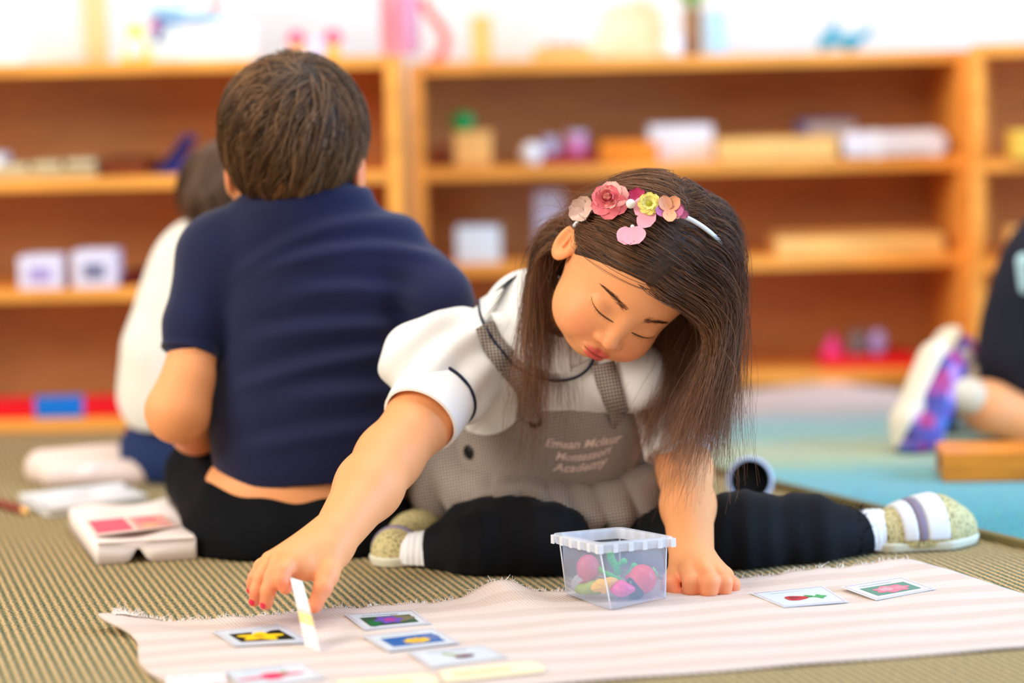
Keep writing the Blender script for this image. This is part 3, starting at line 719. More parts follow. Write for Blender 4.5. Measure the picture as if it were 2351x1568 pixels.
# puffed sleeve on the reaching arm
a1 = nrm(gE1 - gS1)
puff = Sculpt()
puff.cone(P(1085, 815, 2.75), P(1000, 845, 2.72), .056, .056, .03)
puff.ell(P(965, 810, 2.70), (.040, .042, .036), None, .03)
puff.ell(P(1045, 905, 2.71), (.038, .040, .036), None, .025)
puff.ell(P(1000, 870, 2.69), (.048, .046, .045), None, .02)
puff.ell(P(1112, 935, 2.80), (.030, .03, .036), None, .03)
cuffc = P(985, 945, 2.665)
def fold(v, amp, freq, axis, seed=0):
    a = nrm(axis); return amp * np.sin((v @ a) * freq + 2.2 * snoise(v, 26, seed)) + amp * .7 * snoise(v, 70, seed + 1)
s2c = Sculpt()
s2c.cone(gS2, gS2 * .45 + gE2 * .55, .046, .042, .02)
bv, bq = joinm(bl.mesh(.0034, smooth=2, disp=lambda v: .0022 * snoise(v, 55, 3)),
               puff.mesh(.0026, smooth=1, disp=lambda v: fold(v, .0036, 150, np.cross(a1, (0, 1, 0)), 5)),
               s2c.mesh(.003, smooth=1, disp=lambda v: fold(v, .002, 150, (1, 0, .3), 9)))
GBL = obj('blouse', bv, bq, BLOUSE, GIRL)
btree = bvh(bv, bq)
# cuff: a band round the arm
ax_ = nrm(P(935, 1000, 2.632) - P(1000, 905, 2.69)); u_ = nrm(np.cross(ax_, (0, 1, 0))); w_ = np.cross(ax_, u_)
def ringpts(c, r, n=40): return np.array([c + (u_ * math.cos(t) + w_ * math.sin(t)) * r for t in np.linspace(0, 2 * math.pi, n, endpoint=False)])
c0 = P(982, 938, 2.66)
MB().lathe(c0 - ax_ * .026, [(.040, 0), (.0455, .002), (.0465, .014), (.0455, .034), (.0440, .046), (.041, .047), (.0395, .03), (.036, .01)], 40, ax_, cap=False).build('cuff', BLOUSE, GBL)
MB().tube(ringpts(c0 - ax_ * .0265, .0462), .0018, 8, True).build('piping', PIPE, GBL)
MB().lathe(gS2 * .42 + gE2 * .58, [(.030, 0), (.042, .001), (.0425, .02), (.040, .022), (.032, .01)], 32, nrm(gE2 - gS2), cap=False).build('cuff', BLOUSE, GBL)
# collar
def linepx(tree, pts, n, lift=.0015, fallback=None):
    out = []; nn = []
    pp = spline([(a, b_, 0) for a, b_ in pts], n)
    for a, b_, _ in pp:
        p, nr = hit(tree, a, b_)
        if p is None: continue
        out.append(p + nr * lift); nn.append(nr)
    out = np.array(out)
    for _ in range(3): out[1:-1] = .25 * out[:-2] + .5 * out[1:-1] + .25 * out[2:]
    return out, np.array(nn)

cpts = [(1212, 606), (1150, 640), (1108, 685), (1104, 738), (1138, 795), (1180, 836), (1222, 858), (1270, 871), (1320, 866), (1352, 846), (1366, 818)]
rim, rn = linepx(btree, cpts, 60, .0042)
MB().tube(rim, .0016, 8).build('piping', PIPE, GBL)
rows = [rim]; cpx = spline([(a, b_, 0) for a, b_ in cpts], 60)
for t in (.12, .3, .5, .7):
    r_ = []
    for (a, b_, _), q0 in zip(cpx, rim):
        p_, n_ = hit(btree, a + (1300 - a) * t, b_ + (735 - b_) * t); r_.append(q0 if p_ is None else p_ + n_ * .0048)
    r_ = np.array(r_); r_[1:-1] = .25 * r_[:-2] + .5 * r_[1:-1] + .25 * r_[2:]; rows.append(r_)
n_ = len(rim); rows.insert(0, rim - rn[:n_] * .004)
cvv = np.vstack(rows); cff = [(i * n_ + j, i * n_ + j + 1, (i + 1) * n_ + j + 1, (i + 1) * n_ + j) for i in range(len(rows) - 1) for j in range(n_ - 1)]
obj('collar', cvv, cff, BLOUSE, GBL)
# pinafore: bib, waist and skirt
pf = Sculpt()
pf.ell(P(1285, 985, 2.825), (.116, .094, .135), TRR, .02)
pf.ell(P(1270, 1060, 2.845), (.120, .094, .10), TRR, .03)
pf.ell(P(1098, 952, 2.62), (.053, .30, .052), None, .006, 's')     # arm opening
pf.ell(P(1040, 850, 2.62), (.090, .30, .070), None, .006, 's')
pf.ell(P(1345, 868, 2.62), (.085, .30, .050), roty(.10), .006, 's')   # neck line
pf.ell(P(1200, 860, 2.62), (.080, .30, .046), None, .006, 's')
v1, q1 = pf.mesh(.0030, smooth=1, disp=lambda v: .0009 * snoise(v, 60, 21))
sk_ = Sculpt()
wa = spline([P(*q) for q in [(1062, 1048, 2.83), (1140, 1112, 2.81), (1270, 1140, 2.80), (1400, 1126, 2.795), (1492, 1066, 2.80)]], 14)
he = spline([P(*q) for q in [(990, 1125, 2.84), (1055, 1160, 2.79), (1130, 1138, 2.738), (1230, 1138, 2.715), (1330, 1196, 2.70), (1430, 1192, 2.70), (1512, 1172, 2.73)]], 14)
for i in range(14):
    m_ = wa[i] * .5 + he[i] * .5 + np.array([0, -.006, .003]); sk_.chain([wa[i] + [0, .012, 0], m_, he[i] + [0, .01, 0]], [.019, .018, .013], .018)
sk_.ell(P(1268, 1125, 2.885), (.120, .085, .035), TRR, .02)
sk_.chain([P(1090, 1060, 2.87), P(1040, 1090, 2.865), P(1012, 1120, 2.86)], [.050, .045, .030], .03)
rad = P(1268, 1060, 2.88)
def skfold(v):
    a = np.arctan2(v[:, 1] - rad[1], v[:, 0] - rad[0]); w = np.clip((rad[2] + .02 - v[:, 2]) / .08, 0, 1)
    return w * (  .0085 * (1 - 1.7 * np.abs(np.sin(a * 13 + 2.4 * snoise(v, 25, 31))) ** .7) + .006 * snoise(v, 75, 33)) + .002 * snoise(v, 90, 35)
v2, q2 = sk_.mesh(.0032, smooth=1, disp=skfold)
pv, pq = joinm((v1, q1), (v2, q2))
GP = obj('pinafore', pv, pq, CHECK, GIRL)
ptree = bvh(*joinm((pv, pq), (bv, bq)))
def ribbon(pts, w, lift, name, m, parent, tree, n=36):
    c, nn = linepx(tree, pts, n, lift); t = nrm(np.gradient(c, axis=0)); sd = nrm(np.cross(t, nn[:len(c)])); k = len(c)
    rows = [c - sd * w / 2 - nn[:k] * .003, c - sd * w / 2, c, c + sd * w / 2, c + sd * w / 2 - nn[:k] * .003]
    v = np.vstack(rows); f = [(i * k + j, i * k + j + 1, (i + 1) * k + j + 1, (i + 1) * k + j) for i in range(4) for j in range(k - 1)]
    return obj(name, v, f, m, parent)
ribbon([(1110, 748), (1140, 808), (1180, 850), (1210, 890), (1218, 930), (1212, 965)], .027, .004, 'strap', CHECK, GP, ptree)
ribbon([(1384, 836), (1396, 872), (1410, 910), (1424, 962)], .027, .004, 'strap', CHECK, GP, ptree, 14)
BTN = mat('black_button', (.008, .008, .010), rough=.35)
for a, b_ in ((1229, 967), (1077, 1038)):
    p_, n_ = hit(ptree, a, b_)
    if p_ is not None:
        MB().lathe(p_ - n_ * .001, [(.0075, 0), (.0082, .001), (.0080, .0034), (.0060, .0042), (.0045, .0036)], 20, n_).build('button', BTN, GP)
# lettering on the bib
LET = mat('cream_thread', srgb(236, 206, 192), rough=.6)
def letters(txt, pa, pb, size, name):
    cu = bpy.data.curves.new('t', 'FONT'); cu.body = txt; cu.size = 1; cu.shear = .35; cu.offset = .018; cu.resolution_u = 2
    o = bpy.data.objects.new('t', cu); me = o.to_mesh(); 
    v = np.array([q.co[:] for q in me.vertices]); f = [tuple(q.vertices) for q in me.polygons]; o.to_mesh_clear()
    bpy.data.objects.remove(o); bpy.data.curves.remove(cu)
    w = v[:, 0].max(); out = []
    for x, y, _ in v:
        t = x / w; a = pa[0] + (pb[0] - pa[0]) * t; b_ = pa[1] + (pb[1] - pa[1]) * t + 10 * math.sin(math.pi * t) - y * size
        p_, n_ = hit(ptree, a, b_)
        out.append((p_ + n_ * .0007) if p_ is not None else P(a, b_, 2.75))
    obj(name, np.array(out), f, LET, GP, smooth=False, label='cream embroidered lettering')
letters('Emaan Mclaur', (1250, 1024), (1428, 1012), 27, 'lettering')
letters('Montessori', (1274, 1054), (1404, 1038), 25, 'lettering')
letters('Academy', (1270, 1080), (1396, 1064), 27, 'lettering')
# leggings
LEG = mat('black_cotton', (.0045, .005, .007), rough=.75, spec=.15, sheen=.02)
lg = Sculpt()
hipR = P(1180, 1190, 2.94); kneeR = P(1262, 1258, 2.675); ankR = P(1022, 1275, 2.715)
hipL = P(1370, 1190, 2.95); kneeL = P(1560, 1268, 2.69); ankL = P(1955, 1236, 2.735)
lg.ell(P(1270, 1150, 2.98) , (.115, .085, .07), None, .03)
lg.chain([hipR, P(1180, 1238, 2.76), kneeR], [.058, .048, .046], .03)
lg.chain([kneeR, P(1110, 1266, 2.69), ankR], [.046, .045, .036], .02)
lg.cone(P(1085, 1232, 2.735), P(1190, 1230, 2.72), .042, .045, .02)
lg.chain([hipL, kneeL], [.055, .048], .03)
lg.chain([kneeL, P(1700, 1236, 2.69), P(1845, 1230, 2.71), ankL], [.052, .050, .045, .034], .02)
lv, lq = lg.mesh(.0037, smooth=2, disp=lambda v: .0018 * snoise(v, 60, 41) + .0010 * np.sin(v[:, 0] * 210 + 3 * snoise(v, 30, 43)))
lv[:, 2] = np.maximum(lv[:, 2], .003)
GLG = obj('leggings', lv, lq, LEG, GIRL)
# ruffled cuff threads
pa = []
for i in range(60):
    a = RNG.uniform(-2.6, .2); c = ankL + np.array([-.004 + RNG.uniform(-.026, .012), 0, 0]); e = np.array([.15, math.sin(a) * .6, math.cos(a)])
    p0 = c + nrm(e) * .034; pa.append([p0, p0 + nrm(e + RNG.normal(0, .3, 3)) * .006, p0 + nrm(e + RNG.normal(0, .5, 3)) * .011])
v, f = strands(np.array(pa), .0008, .0003); obj('ruffle', v, f, LEG, GLG)
# socks and shoes
SOCK = mat('white_sock', (.86, .86, .88), rough=.85, bump=.3, bscale=400)
def speck_mat(name, c1, c2, sc):
    m = bpy.data.materials.new(name); m.use_nodes = True; nt = m.node_tree; N = nt.nodes; L = nt.links; b = N['Principled BSDF']; b.inputs['Roughness'].default_value = .8
    tc = N.new('ShaderNodeTexCoord'); mp = N.new('ShaderNodeMapping'); mp.inputs['Scale'].default_value = (1.6, 1, 1); L.new(tc.outputs['Object'], mp.inputs['Vector'])
    nz = N.new('ShaderNodeTexNoise'); nz.inputs['Scale'].default_value = sc; nz.inputs['Detail'].default_value = 1; L.new(mp.outputs[0], nz.inputs['Vector'])
    cr = N.new('ShaderNodeValToRGB'); e = cr.color_ramp.elements; e[0].position = .34; e[0].color = (*c2, 1); e[1].position = .47; e[1].color = (*c1, 1)
    L.new(nz.outputs['Fac'], cr.inputs[0]); L.new(cr.outputs[0], b.inputs['Base Color']); return m
SHOEM = speck_mat('speckled_khaki', srgb(212, 196, 140), srgb(92, 88, 52), 300)
STRAPM = mat('white_strap', (.82, .82, .84), rough=.4); GREYM = mat('grey_lilac', srgb(140, 128, 150), rough=.6); SOLEM = mat('cream_sole', srgb(226, 222, 200), rough=.6)
def shoe(label, heel, ball_, toe, hr, br, tr, ank, sock_r, strap_at, extra=None):
    sh = Sculpt(); sh.chain([heel, heel * .45 + ball_ * .55, ball_, toe], [hr, (hr + br) / 2 * 1.02, br, tr], .016)
    v, q = sh.mesh(.0018, smooth=1); v[:, 2] = np.maximum(v[:, 2], .006)
    o = obj('shoe', v, q, SHOEM, GIRL, label=label)
    d = nrm(toe - heel); tr_ = bvh(v, q)
    so = Sculpt(); so.chain([heel, ball_, toe], [hr, br, tr], .016); so.plane((0, 0, .0125), (0, 0, 1), .003); v2, q2 = so.mesh(.002, grow=.0022, smooth=1); v2[:, 2] = np.maximum(v2[:, 2], .001)
    obj('sole', v2, q2, SOLEM, o)
    for t, w, m in strap_at:
        st = Sculpt(); st.chain([heel, heel * .45 + ball_ * .55, ball_, toe], [hr, (hr + br) / 2 * 1.02, br, tr], .016)
        c = heel + (toe - heel) * t; st.plane(c + d * w / 2, d, .002); st.plane(c - d * w / 2, -d, .002); st.plane((0, 0, .014), (0, 0, -1), .002)
        v3, q3 = st.mesh(.0016, grow=.0022, smooth=1); obj('strap', v3, q3, m, o)
    sk2 = Sculpt(); sk2.chain(ank, sock_r, .01); v4, q4 = sk2.mesh(.0022, smooth=1, disp=lambda v: .0006 * np.sin((v @ nrm(ank[1] - ank[0])) * 900)); v4[:, 2] = np.maximum(v4[:, 2], .004)
    obj('sock', v4, q4, SOCK, GIRL); return o
shoe('speckled khaki shoe of the stretched left foot', P(2040, 1230, 2.745), P(2148, 1212, 2.76), P(2190, 1216, 2.77), .031, .0360, .0275,
     [P(1940, 1236, 2.735), P(2010, 1230, 2.745)], [.031, .031], [(.14, .016, STRAPM), (.30, .010, GREYM), (.52, .026, STRAPM)])
shoe('speckled khaki shoe of the folded right foot', P(908, 1268, 2.73), P(985, 1214, 2.86), P(1030, 1192, 2.93), .0285, .0300, .024,
     [P(1040, 1275, 2.715), P(958, 1273, 2.72)], [.034, .026], [(.02, .010, GREYM)])
# ------------------------------------------------------------------ hair
HAIRM = mat('brown_hair', srgb(70, 44, 30), rough=.42, spec=.5, vcol=True)
def grow(roots, dirs, nst, step, direct, collide, rng, jitter=.08):
    p = roots.copy(); out = [p.copy()]; d = dirs.copy()
    for i in range(nst):
        t = direct(p, d, i); d = nrm(d * .45 + nrm(t) * .55 + rng.normal(0, jitter, p.shape) * .3)
        p = collide(p + d * step, i); d = nrm(p - out[-1]); out.append(p.copy())
    return np.stack(out, 1)
def push_ell(p, c, R, r):
    q = ((p - c) @ R) / r; k = np.linalg.norm(q, axis=1); m = k < 1
    p = p.copy(); p[m] = c + ((q[m] / k[m][:, None]) * r[m] if r.ndim == 2 else (q[m] / k[m][:, None]) * r) @ R.T
    return p
def push_sph(p, c, r): return push_ell(p, np.asarray(c, float), np.eye(3), np.ones(3) * r)
def clump(paths, ng, amount, rng):
    n = len(paths); g = rng.choice(n, ng, replace=False); ref = paths[:, min(6, paths.shape[1] - 1)]
    idx = np.empty(n, int)
    for a in range(0, n, 2000): idx[a:a + 2000] = g[np.argmin(((ref[a:a + 2000, None] - ref[None, g]) ** 2).sum(-1), 1)]
    t = np.linspace(0, 1, paths.shape[1])[None, :, None] ** 1.2
    return paths + (paths[idx] - paths) * amount * t
def strand_cols(n, k, c0, c1, rng, streak=None):
    w = np.clip(rng.normal(.4, .3, n), 0, 1)[:, None]; c = np.asarray(c0) * (1 - w) + np.asarray(c1) * w
    return np.repeat(np.repeat(c[:, None], k, 1)[:, :, None], 3, 2)
gr = np.random.default_rng(11)
gdn = np.array([0, 0, -1.])
def scalp(n, rng):
    q = nrm(rng.normal(size=(n * 4, 3))); l = q * HRAD + Hl(HC[None])[0]
    f = l[:, 2]; x = l[:, 0]; u = l[:, 1]
    um = np.interp(f, [-.17, -.13, -.095, -.075, -.05, -.03, -.01, .01], [-.08, -.065, -.03, .000, .012, .034, .047, .052])
    ok = u > um
    return l[ok][:n]
NS = 10000
L0 = scalp(NS, gr); N_ = len(L0)
xp = -.012                                            # parting
side = np.where(L0[:, 0] + gr.normal(0, .008, N_) < xp, -1, 1)
off = gr.uniform(.003, .0115, N_)
crowd = gr.uniform(0, 1, N_)
loc = lambda p: (p - gO) @ GR
free = np.zeros(N_, bool)
fr_amt = np.zeros(N_)
body_sph = [(P(1222, 735, 2.80), .066), (P(1262, 820, 2.78), .075), (P(1085, 820, 2.75), .06), (P(1400, 850, 2.745), .05), (P(1525, 880, 2.765), .050), (P(1550, 985, 2.74), .044),
            (P(1275, 930, 2.805), .095), (gE2, .034), (gE2 * .5 + gW2 * .5, .032), (P(1285, 1010, 2.825), .105)]
drift = np.zeros((N_, 3)); ul = gr.uniform(0, 1, N_) ** .62
drift[:, 0] = np.where(side > 0, .05 - .52 * ul, gr.uniform(-.22, .12, N_)); drift[:, 1] = np.where(side > 0, -.10 - .12 * ul, -.10)
def gdirect(p, d, i):
    l = loc(p); g = np.tile(gdn, (N_, 1)); t = np.zeros_like(p)
    R_ = side < 0
    # right side: swept over the ear to the back of it, then hanging
    dr = -gL * .75 - gU * .42 - gF * .50
    dl = gL * .95 - gU * .22 - gF * .10
    t[R_] = dr; t[~R_] = dl
    fm = (~R_) & (l[:, 2] > -.035); t[fm] = gL * 1.0 + gF * .10 + gU * .02
    free[R_ & ((l[:, 1] < -.012) & (l[:, 2] < -.088))] = True
    free[R_ & (l[:, 1] < -.04)] = True
    free[(~R_) & (l[:, 0] > .042)] = True
    fr_amt[free] = np.minimum(1, fr_amt[free] + .16)
    g = g + drift; return t * (1 - fr_amt)[:, None] + g * (fr_amt * 1.6)[:, None]
def gcollide(p, i):
    r = HRAD[None] + (off[:, None] + np.where((loc(p)[:, 2] < -.05), .004, 0)[:, None])
    st = (~free) & ((side < 0) | (loc(p)[:, 0] < .03))
    q = ((p[st] - HC) @ GR) / r[st]; p = p.copy(); p[st] = HC + ((q / np.linalg.norm(q, axis=1)[:, None]) * r[st]) @ GR.T
    p = push_ell(p, HC, GR, r)
    p = push_ell(p, H(0, -.035, -.040), GR, np.array([.064, .066, .058]))
    p = push_ell(p, H(-.077, -.006, -.080), GR, np.array([.012, .024, .016]))
    for c, rr in body_sph: p = push_sph(p, c, rr + .003)
    return p
roots = gO + L0 @ GR.T
nn0 = nrm(((roots - HC) @ GR) / HRAD ** 2) @ GR.T
NST = 34
paths = grow(roots, nn0, NST, .0108, gdirect, gcollide, gr, .05)
# lengths: cut each strand by resampling
ln = np.where(side < 0, gr.normal(.57, .11, N_), gr.normal(.70, .13, N_)); ln = np.clip(np.where(side > 0, ln * (1.06 - .26 * ul), ln), .35, 1)
zt = np.where(gr.random(N_) < .10, gr.uniform(.06, .11, N_), gr.normal(.142, .034, N_)); zt = np.where(side > 0, zt, .0)
fz = (paths[:, :, 2] > zt[:, None]).sum(1) / (NST + 1.); ln = np.minimum(ln, np.clip(fz, .3, 1))
K = 18; pos = np.linspace(0, 1, K)[None] * ln[:, None] * NST; i0 = np.minimum(pos.astype(int), NST - 1); fr_ = (pos - i0)[:, :, None]
ar = np.arange(N_)[:, None]; paths = paths[ar, i0] * (1 - fr_) + paths[ar, i0 + 1] * fr_
paths = clump(paths, 420, .5, gr)
s_ = np.linspace(0, 1, K)[None, :, None]
wv = gr.normal(0, 1, (N_, 1, 3)) * .006; ph = gr.uniform(0, 6.28, (N_, 1, 1)); fq = gr.uniform(5, 11, (N_, 1, 1))
paths = paths + wv * np.sin(s_ * fq + ph) * s_ ** 1.5
# fly-away strands
fa = gr.random(N_) < .035; paths[fa] += (gr.normal(0, .020, (fa.sum(), 1, 3)) * s_ ** 1.1)
# keep the face clear
lp = ((paths - gO) @ GR); inface = (np.abs(lp[..., 0] + .004) < .052) & (lp[..., 2] > -.035) & (lp[..., 1] < .040) & (lp[..., 1] > -.10) & (lp[..., 2] < .10)
earz = (np.linalg.norm((lp - np.array([-.078, -.006, -.078])) / [.03, .022, .014], axis=-1) < 1)
keep = (inface.sum(1) < 2) & (earz.sum(1) < 1)
below = paths[:, :, 2].min(1) > .03; keep &= below
paths = paths[keep]; sd = side[keep]; nK = len(paths)
hc = strand_cols(nK, K, srgb(44, 26, 16), srgb(148, 98, 62), gr)
tipw = (np.linspace(0, 1, K) ** 1.3)[None, :, None, None]; hc = hc * (1 - .55 * tipw) + np.array(srgb(150, 98, 64)) * .55 * tipw
v, f = strands(paths, gr.uniform(.00020, .00042, nK), np.full(nK, .00009))
GH = obj('hair', v, f, HAIRM, GIRL, col=hc.reshape(-1, 3), label='long straight brown hair')
cap = Sculpt(); cap.ell(HC, HRAD + np.array([.0025, .0045, .0045]), GR, .01)
pn = nrm(gF * .70 - gU * .72); cap.plane(H(0, .058, 0), pn, .004)
v, q = cap.mesh(.003, smooth=1); obj('hair_base', v, q, mat('hair_under', srgb(60, 39, 27), rough=.55, noise=.4, nscale=160), GH)
# headband with flowers, laid on the hair
def hithair(px, py, lift=.014):
    d = nrm(ray(px, py)); o_ = ((CAMP - HC) @ GR) / (HRAD + lift); dd = (d @ GR) / (HRAD + lift)
    a = dd @ dd; b_ = o_ @ dd; c = o_ @ o_ - 1; D_ = b_ * b_ - a * c
    t = (-b_ - math.sqrt(max(D_, 0))) / a; p = CAMP + d * t; n = nrm((((p - HC) @ GR) / (HRAD + lift) ** 2)) @ GR.T
    return p, nrm(n)
HB = obj('headband', *tube(spline([hithair(a, b_, .0145)[0] for a, b_ in [(1318, 520), (1345, 492), (1400, 474), (1460, 470), (1520, 480), (1575, 499), (1618, 524), (1652, 556), (1676, 600)]], 50), .0026, 8), mat('white_band', (.8, .8, .82), rough=.4), GIRL)
def petal(c, n, up_, w, l_, m, name='petal', cup=.3, parent=None):
    n = nrm(n); t = nrm(up_ - n * (up_ @ n)); x = np.cross(t, n); v = []; f = []; a, b_ = 7, 6
    for j in range(b_ + 1):
        s = j / b_; wd = w * (math.sin(math.pi * (.12 + .80 * s)) ** .7) * .5
        for i in range(a):
            k = (i / (a - 1) - .5) * 2
            v.append(c + t * l_ * s + x * wd * k + n * (cup * l_ * (s ** 2 * .5 + .5 * k * k * wd / max(l_, 1e-6)) + .0006 * math.sin(9 * k + 5 * s)))
    for j in range(b_):
        for i in range(a - 1): f.append((j * a + i, j * a + i + 1, (j + 1) * a + i + 1, (j + 1) * a + i))
    k = len(v); v += [p_ - n * .0006 for p_ in v]; f += [tuple(i + k for i in reversed(q)) for q in f]
    return obj(name, v, f, m, parent)
def ang(n, a, ref=(0, 0, 1)):
    n = nrm(n); r_ = np.asarray(ref, float); u = nrm(r_ - n * (r_ @ n)); w = np.cross(n, u); return u * math.cos(a) + w * math.sin(a)
ROSE = mat('rose_pink', srgb(238, 128, 136), rough=.6); ROSE2 = mat('rose_pale', srgb(252, 190, 178), rough=.6); PETP = mat('petal_pink', srgb(250, 176, 196), rough=.5)
def multi(name, label=None): 
    o = bpy.data.objects.new(name, None)
def flower(name, c, n, petals, lab):
    fl = MB(); root = None
    V = []; F = []
    first = True
    for (a, w, l_, m, cup, lift, tilt) in petals:
        dr = ang(n, a); o = petal(c + n * lift, nrm(n * math.cos(tilt) - dr * math.sin(tilt)), dr, w, l_, m, name if first else 'petal', cup, HB if first else root)
        if first: root = o; o['label'] = lab; first = False
    return root
c, n = hithair(1402, 462, 0.022)
n = nrm(n * .5 + nrm(CAMP - c) * .6)
pl = []
for i in range(6): pl.append((i * 1.047, .024, .021, ROSE2 if i in (0, 5) else ROSE, .35, .001, -.1))
for i in range(6): pl.append((i * 1.047 + .5, .019, .0155, ROSE2 if i % 3 == 0 else ROSE, .7, .005, .25))
for i in range(5): pl.append((i * 1.257 + .2, .014, .011, ROSE, 1.1, .008, .45))
for i in range(4): pl.append((i * 1.57, .009, .007, ROSE2, 1.4, .011, .6))
flower('rose', c, n, pl, 'pink fabric rose')
c, n = hithair(1345, 488, 0.016); n = nrm(n * .6 + nrm(CAMP - c) * .5)
SIL = mat('sheer_petal', srgb(214, 176, 160), rough=.3, spec=.6)
flower('sheer_flower', c, n, [(i * 1.2, .021, .0165, SIL, .8, .001 * i, .15) for i in range(5)], 'sheer brown petals')
c, n = hithair(1491, 469, 0.022); n = nrm(n * .4 + nrm(CAMP - c) * .7)
YEL = mat('soft_yellow', srgb(250, 236, 140), rough=.6)
r_ = flower('yellow_flower', c, n, [(i * .785, .0115, .0125, YEL, .3, .001, 0) for i in range(8)] + [(i * .785 + .4, .009, .0085, YEL, .7, .003, .2) for i in range(8)], 'pale yellow flower')
MB().ball(c + n * .004, (.0032, .0032, .0032), 12, 8).build('centre', mat('olive_centre', srgb(176, 168, 40)), r_)
c, n = hithair(1536, 482, 0.019); n = nrm(n * .6 + nrm(CAMP - c) * .5)
OR = mat('peach_petal', srgb(244, 168, 128), rough=.6); PU = mat('mauve_petal', srgb(196, 104, 150), rough=.6)
flower('peach_flower', c, n, [(i * 1.257 + .6, .015, .0155, (OR, PU)[i % 2 if i < 4 else 0], .5, .001 * (i % 3), .1) for i in range(6)], 'peach and mauve petals')
flower('peach_flower', hithair(1560, 490, 0.016)[0], n, [(i * 2.1, .010, .010, (PU, OR, PU)[i], .5, .001, .1) for i in range(3)], 'mauve petals at the end of the row')
MAG = mat('magenta_petal', srgb(178, 32, 84), rough=.6)
c, n = hithair(1462, 452, 0.018); flower('magenta_flower', c, nrm(n + .5 * nrm(CAMP - c)), [(i * 1.05, .010, .010, MAG, .4, .0, .1) for i in range(6)], 'dark magenta petals')
PRL = mat('pearl', (.9, .84, .76), rough=.2)
c, n = hithair(1448, 468, .026); MB().ball(c, .0052, 16, 10).build('pearl', PRL, HB)
c, n = hithair(1452, 520, .018); MB().ball(c, .0022, 12, 8).build('pearl', PRL, HB)
for (a, b_, dr, w, l_) in ((1455, 482, 5.0, .022, .020), (1470, 490, 4.0, .024, .018), (1452, 521, 3.3, .027, .019), (1447, 525, 2.6, .021, .018)):
    c, n = hithair(a, b_, .019); petal(c, nrm(n * .5 + nrm(CAMP - c) * .6), upc * math.cos(dr - math.pi + math.pi) + rt * math.sin(dr) * -1, w, l_, PETP, 'pink_petal', .15, HB)
# ------------------------------------------------------------------ the boy seen from behind
BOY = thing('person', 'boy in navy polo shirt sitting with his back to the camera', 'person', tuple(P(700, 1250, 2.85) * [1, 1, 0]))
bC = P(674, 298, 2.87)
bU = nrm(np.array([.03, .10, 1])); bF = nrm(np.array([.12, 1, -.12])); bF = nrm(bF - bU * (bF @ bU)); bL = nrm(np.cross(bU, bF)); bX = -bL   # bX points to image right
BR = np.stack([bX, bU, bF], 1)
def B(x, u, f): return bC + bX * x + bU * u + bF * f
BRAD = np.array([.0755, .082, .088])
s = Sculpt(); s.ell(bC, BRAD, BR, .01)
s.ell(B(0, -.055, .035), (.060, .055, .055), BR, .02)
for q in (-1, 1):
    s.ell(B(q * .078, -.048, .008), (.0065, .027, .016), BR @ rotz(0), .004)
    s.ell(B(q * .050, -.075, .035), (.028, .03, .035), BR, .02)
s.cone(B(0, -.05, -.02), P(682, 500, 2.89), .044, .042, .02)
v0, q0 = s.mesh(.0026)
c0_ = np.tile(sk, (len(v0), 1)); l = (v0 - bC) @ BR
c0_ = mixc(c0_, srgb(246, 110, 80), .6 * gs(np.linalg.norm((l - np.array([.078, -.048, .008])), axis=1), .022)); c0_ = mixc(c0_, srgb(246, 120, 84), .6 * gs(np.linalg.norm((l - np.array([-.078, -.048, .008])), axis=1), .022))
s = Sculpt()
s.ell(P(712, 800, 2.875), (.098, .072, .20), None, .02); s.ell(P(698, 1130, 2.86), (.122, .084, .075), None, .03)
s.cone(P(500, 600, 2.88), P(900, 600, 2.88), .036, .036, .03)
s.chain([P(490, 610, 2.87), P(447, 780, 2.83), P(432, 870, 2.81), P(408, 942, 2.80)], [.033, .0285, .0295, .034], .012)
s.chain([P(408, 945, 2.80), P(450, 985, 2.92), P(480, 990, 2.985)], [.034, .028, .022], .02)
for k in range(4): s.chain([P(480, 990, 2.985), P(500 + k * 6, 975 + k * 12, 3.03), P(516 + k * 3, 990 + k * 13, 3.05)], [.018, .009, .007], .006)
s.chain([P(905, 610, 2.88), P(1010, 720, 2.84), P(1040, 800, 2.90), P(990, 920, 3.05)], [.036, .032, .031, .022], .02)
for k in range(4): s.chain([P(990, 920, 3.05), P(970 - k * 8, 940 + k * 8, 3.08), P(955 - k * 8, 955 + k * 8, 3.08)], [.018, .009, .007], .006)
v1, q1 = s.mesh(.004)
BB = obj('body', *joinm((v0, q0), (v1, q1)), SKIN, BOY, col=np.vstack([c0_, np.tile(sk, (len(v1), 1))]))
NAVY = mat('navy_jersey', srgb(25, 29, 64), rough=.8, spec=.2, sheen=.15, bump=.2, bscale=600)
def boyfold(v):
    x = v[:, 0] + .22; o = np.zeros(len(v))
    for (z0, sl, cv, x0, x1, w, a) in ((.435, .10, -1.6, -.10, .16, .011, 1), (.395, .22, -2.4, -.11, .13, .012, .9), (.372, .16, -2.0, -.08, .17, .010, 1), (.325, .05, -1.6, -.05, .12, .012, .8),
                                       (.285, .06, -1.2, -.10, .15, .013, 1), (.245, .14, -1.0, -.12, .14, .012, .9), (.205, .05, -.8, -.06, .15, .014, .8), (.16, .10, -.6, -.12, .10, .013, .6)):
        d = v[:, 2] - (z0 + sl * x + cv * x * x + .008 * snoise(v, 18, int(z0 * 1000))); m = np.clip((x - x0) / .05, 0, 1) * np.clip((x1 - x) / .05, 0, 1)
        o += a * m * (.0050 * np.exp(-(d / w) ** 2) - .0042 * np.exp(-((d + .016) / (w * .8)) ** 2))
    return o + .0008 * snoise(v, 40, 55)
s = Sculpt()
s.ell(P(716, 800, 2.868), (.118, .090, .235), None, .02); s.ell(P(718, 1000, 2.862), (.122, .094, .15), None, .03)
s.cone(P(520, 585, 2.88), P(880, 590, 2.88), .055, .055, .03)
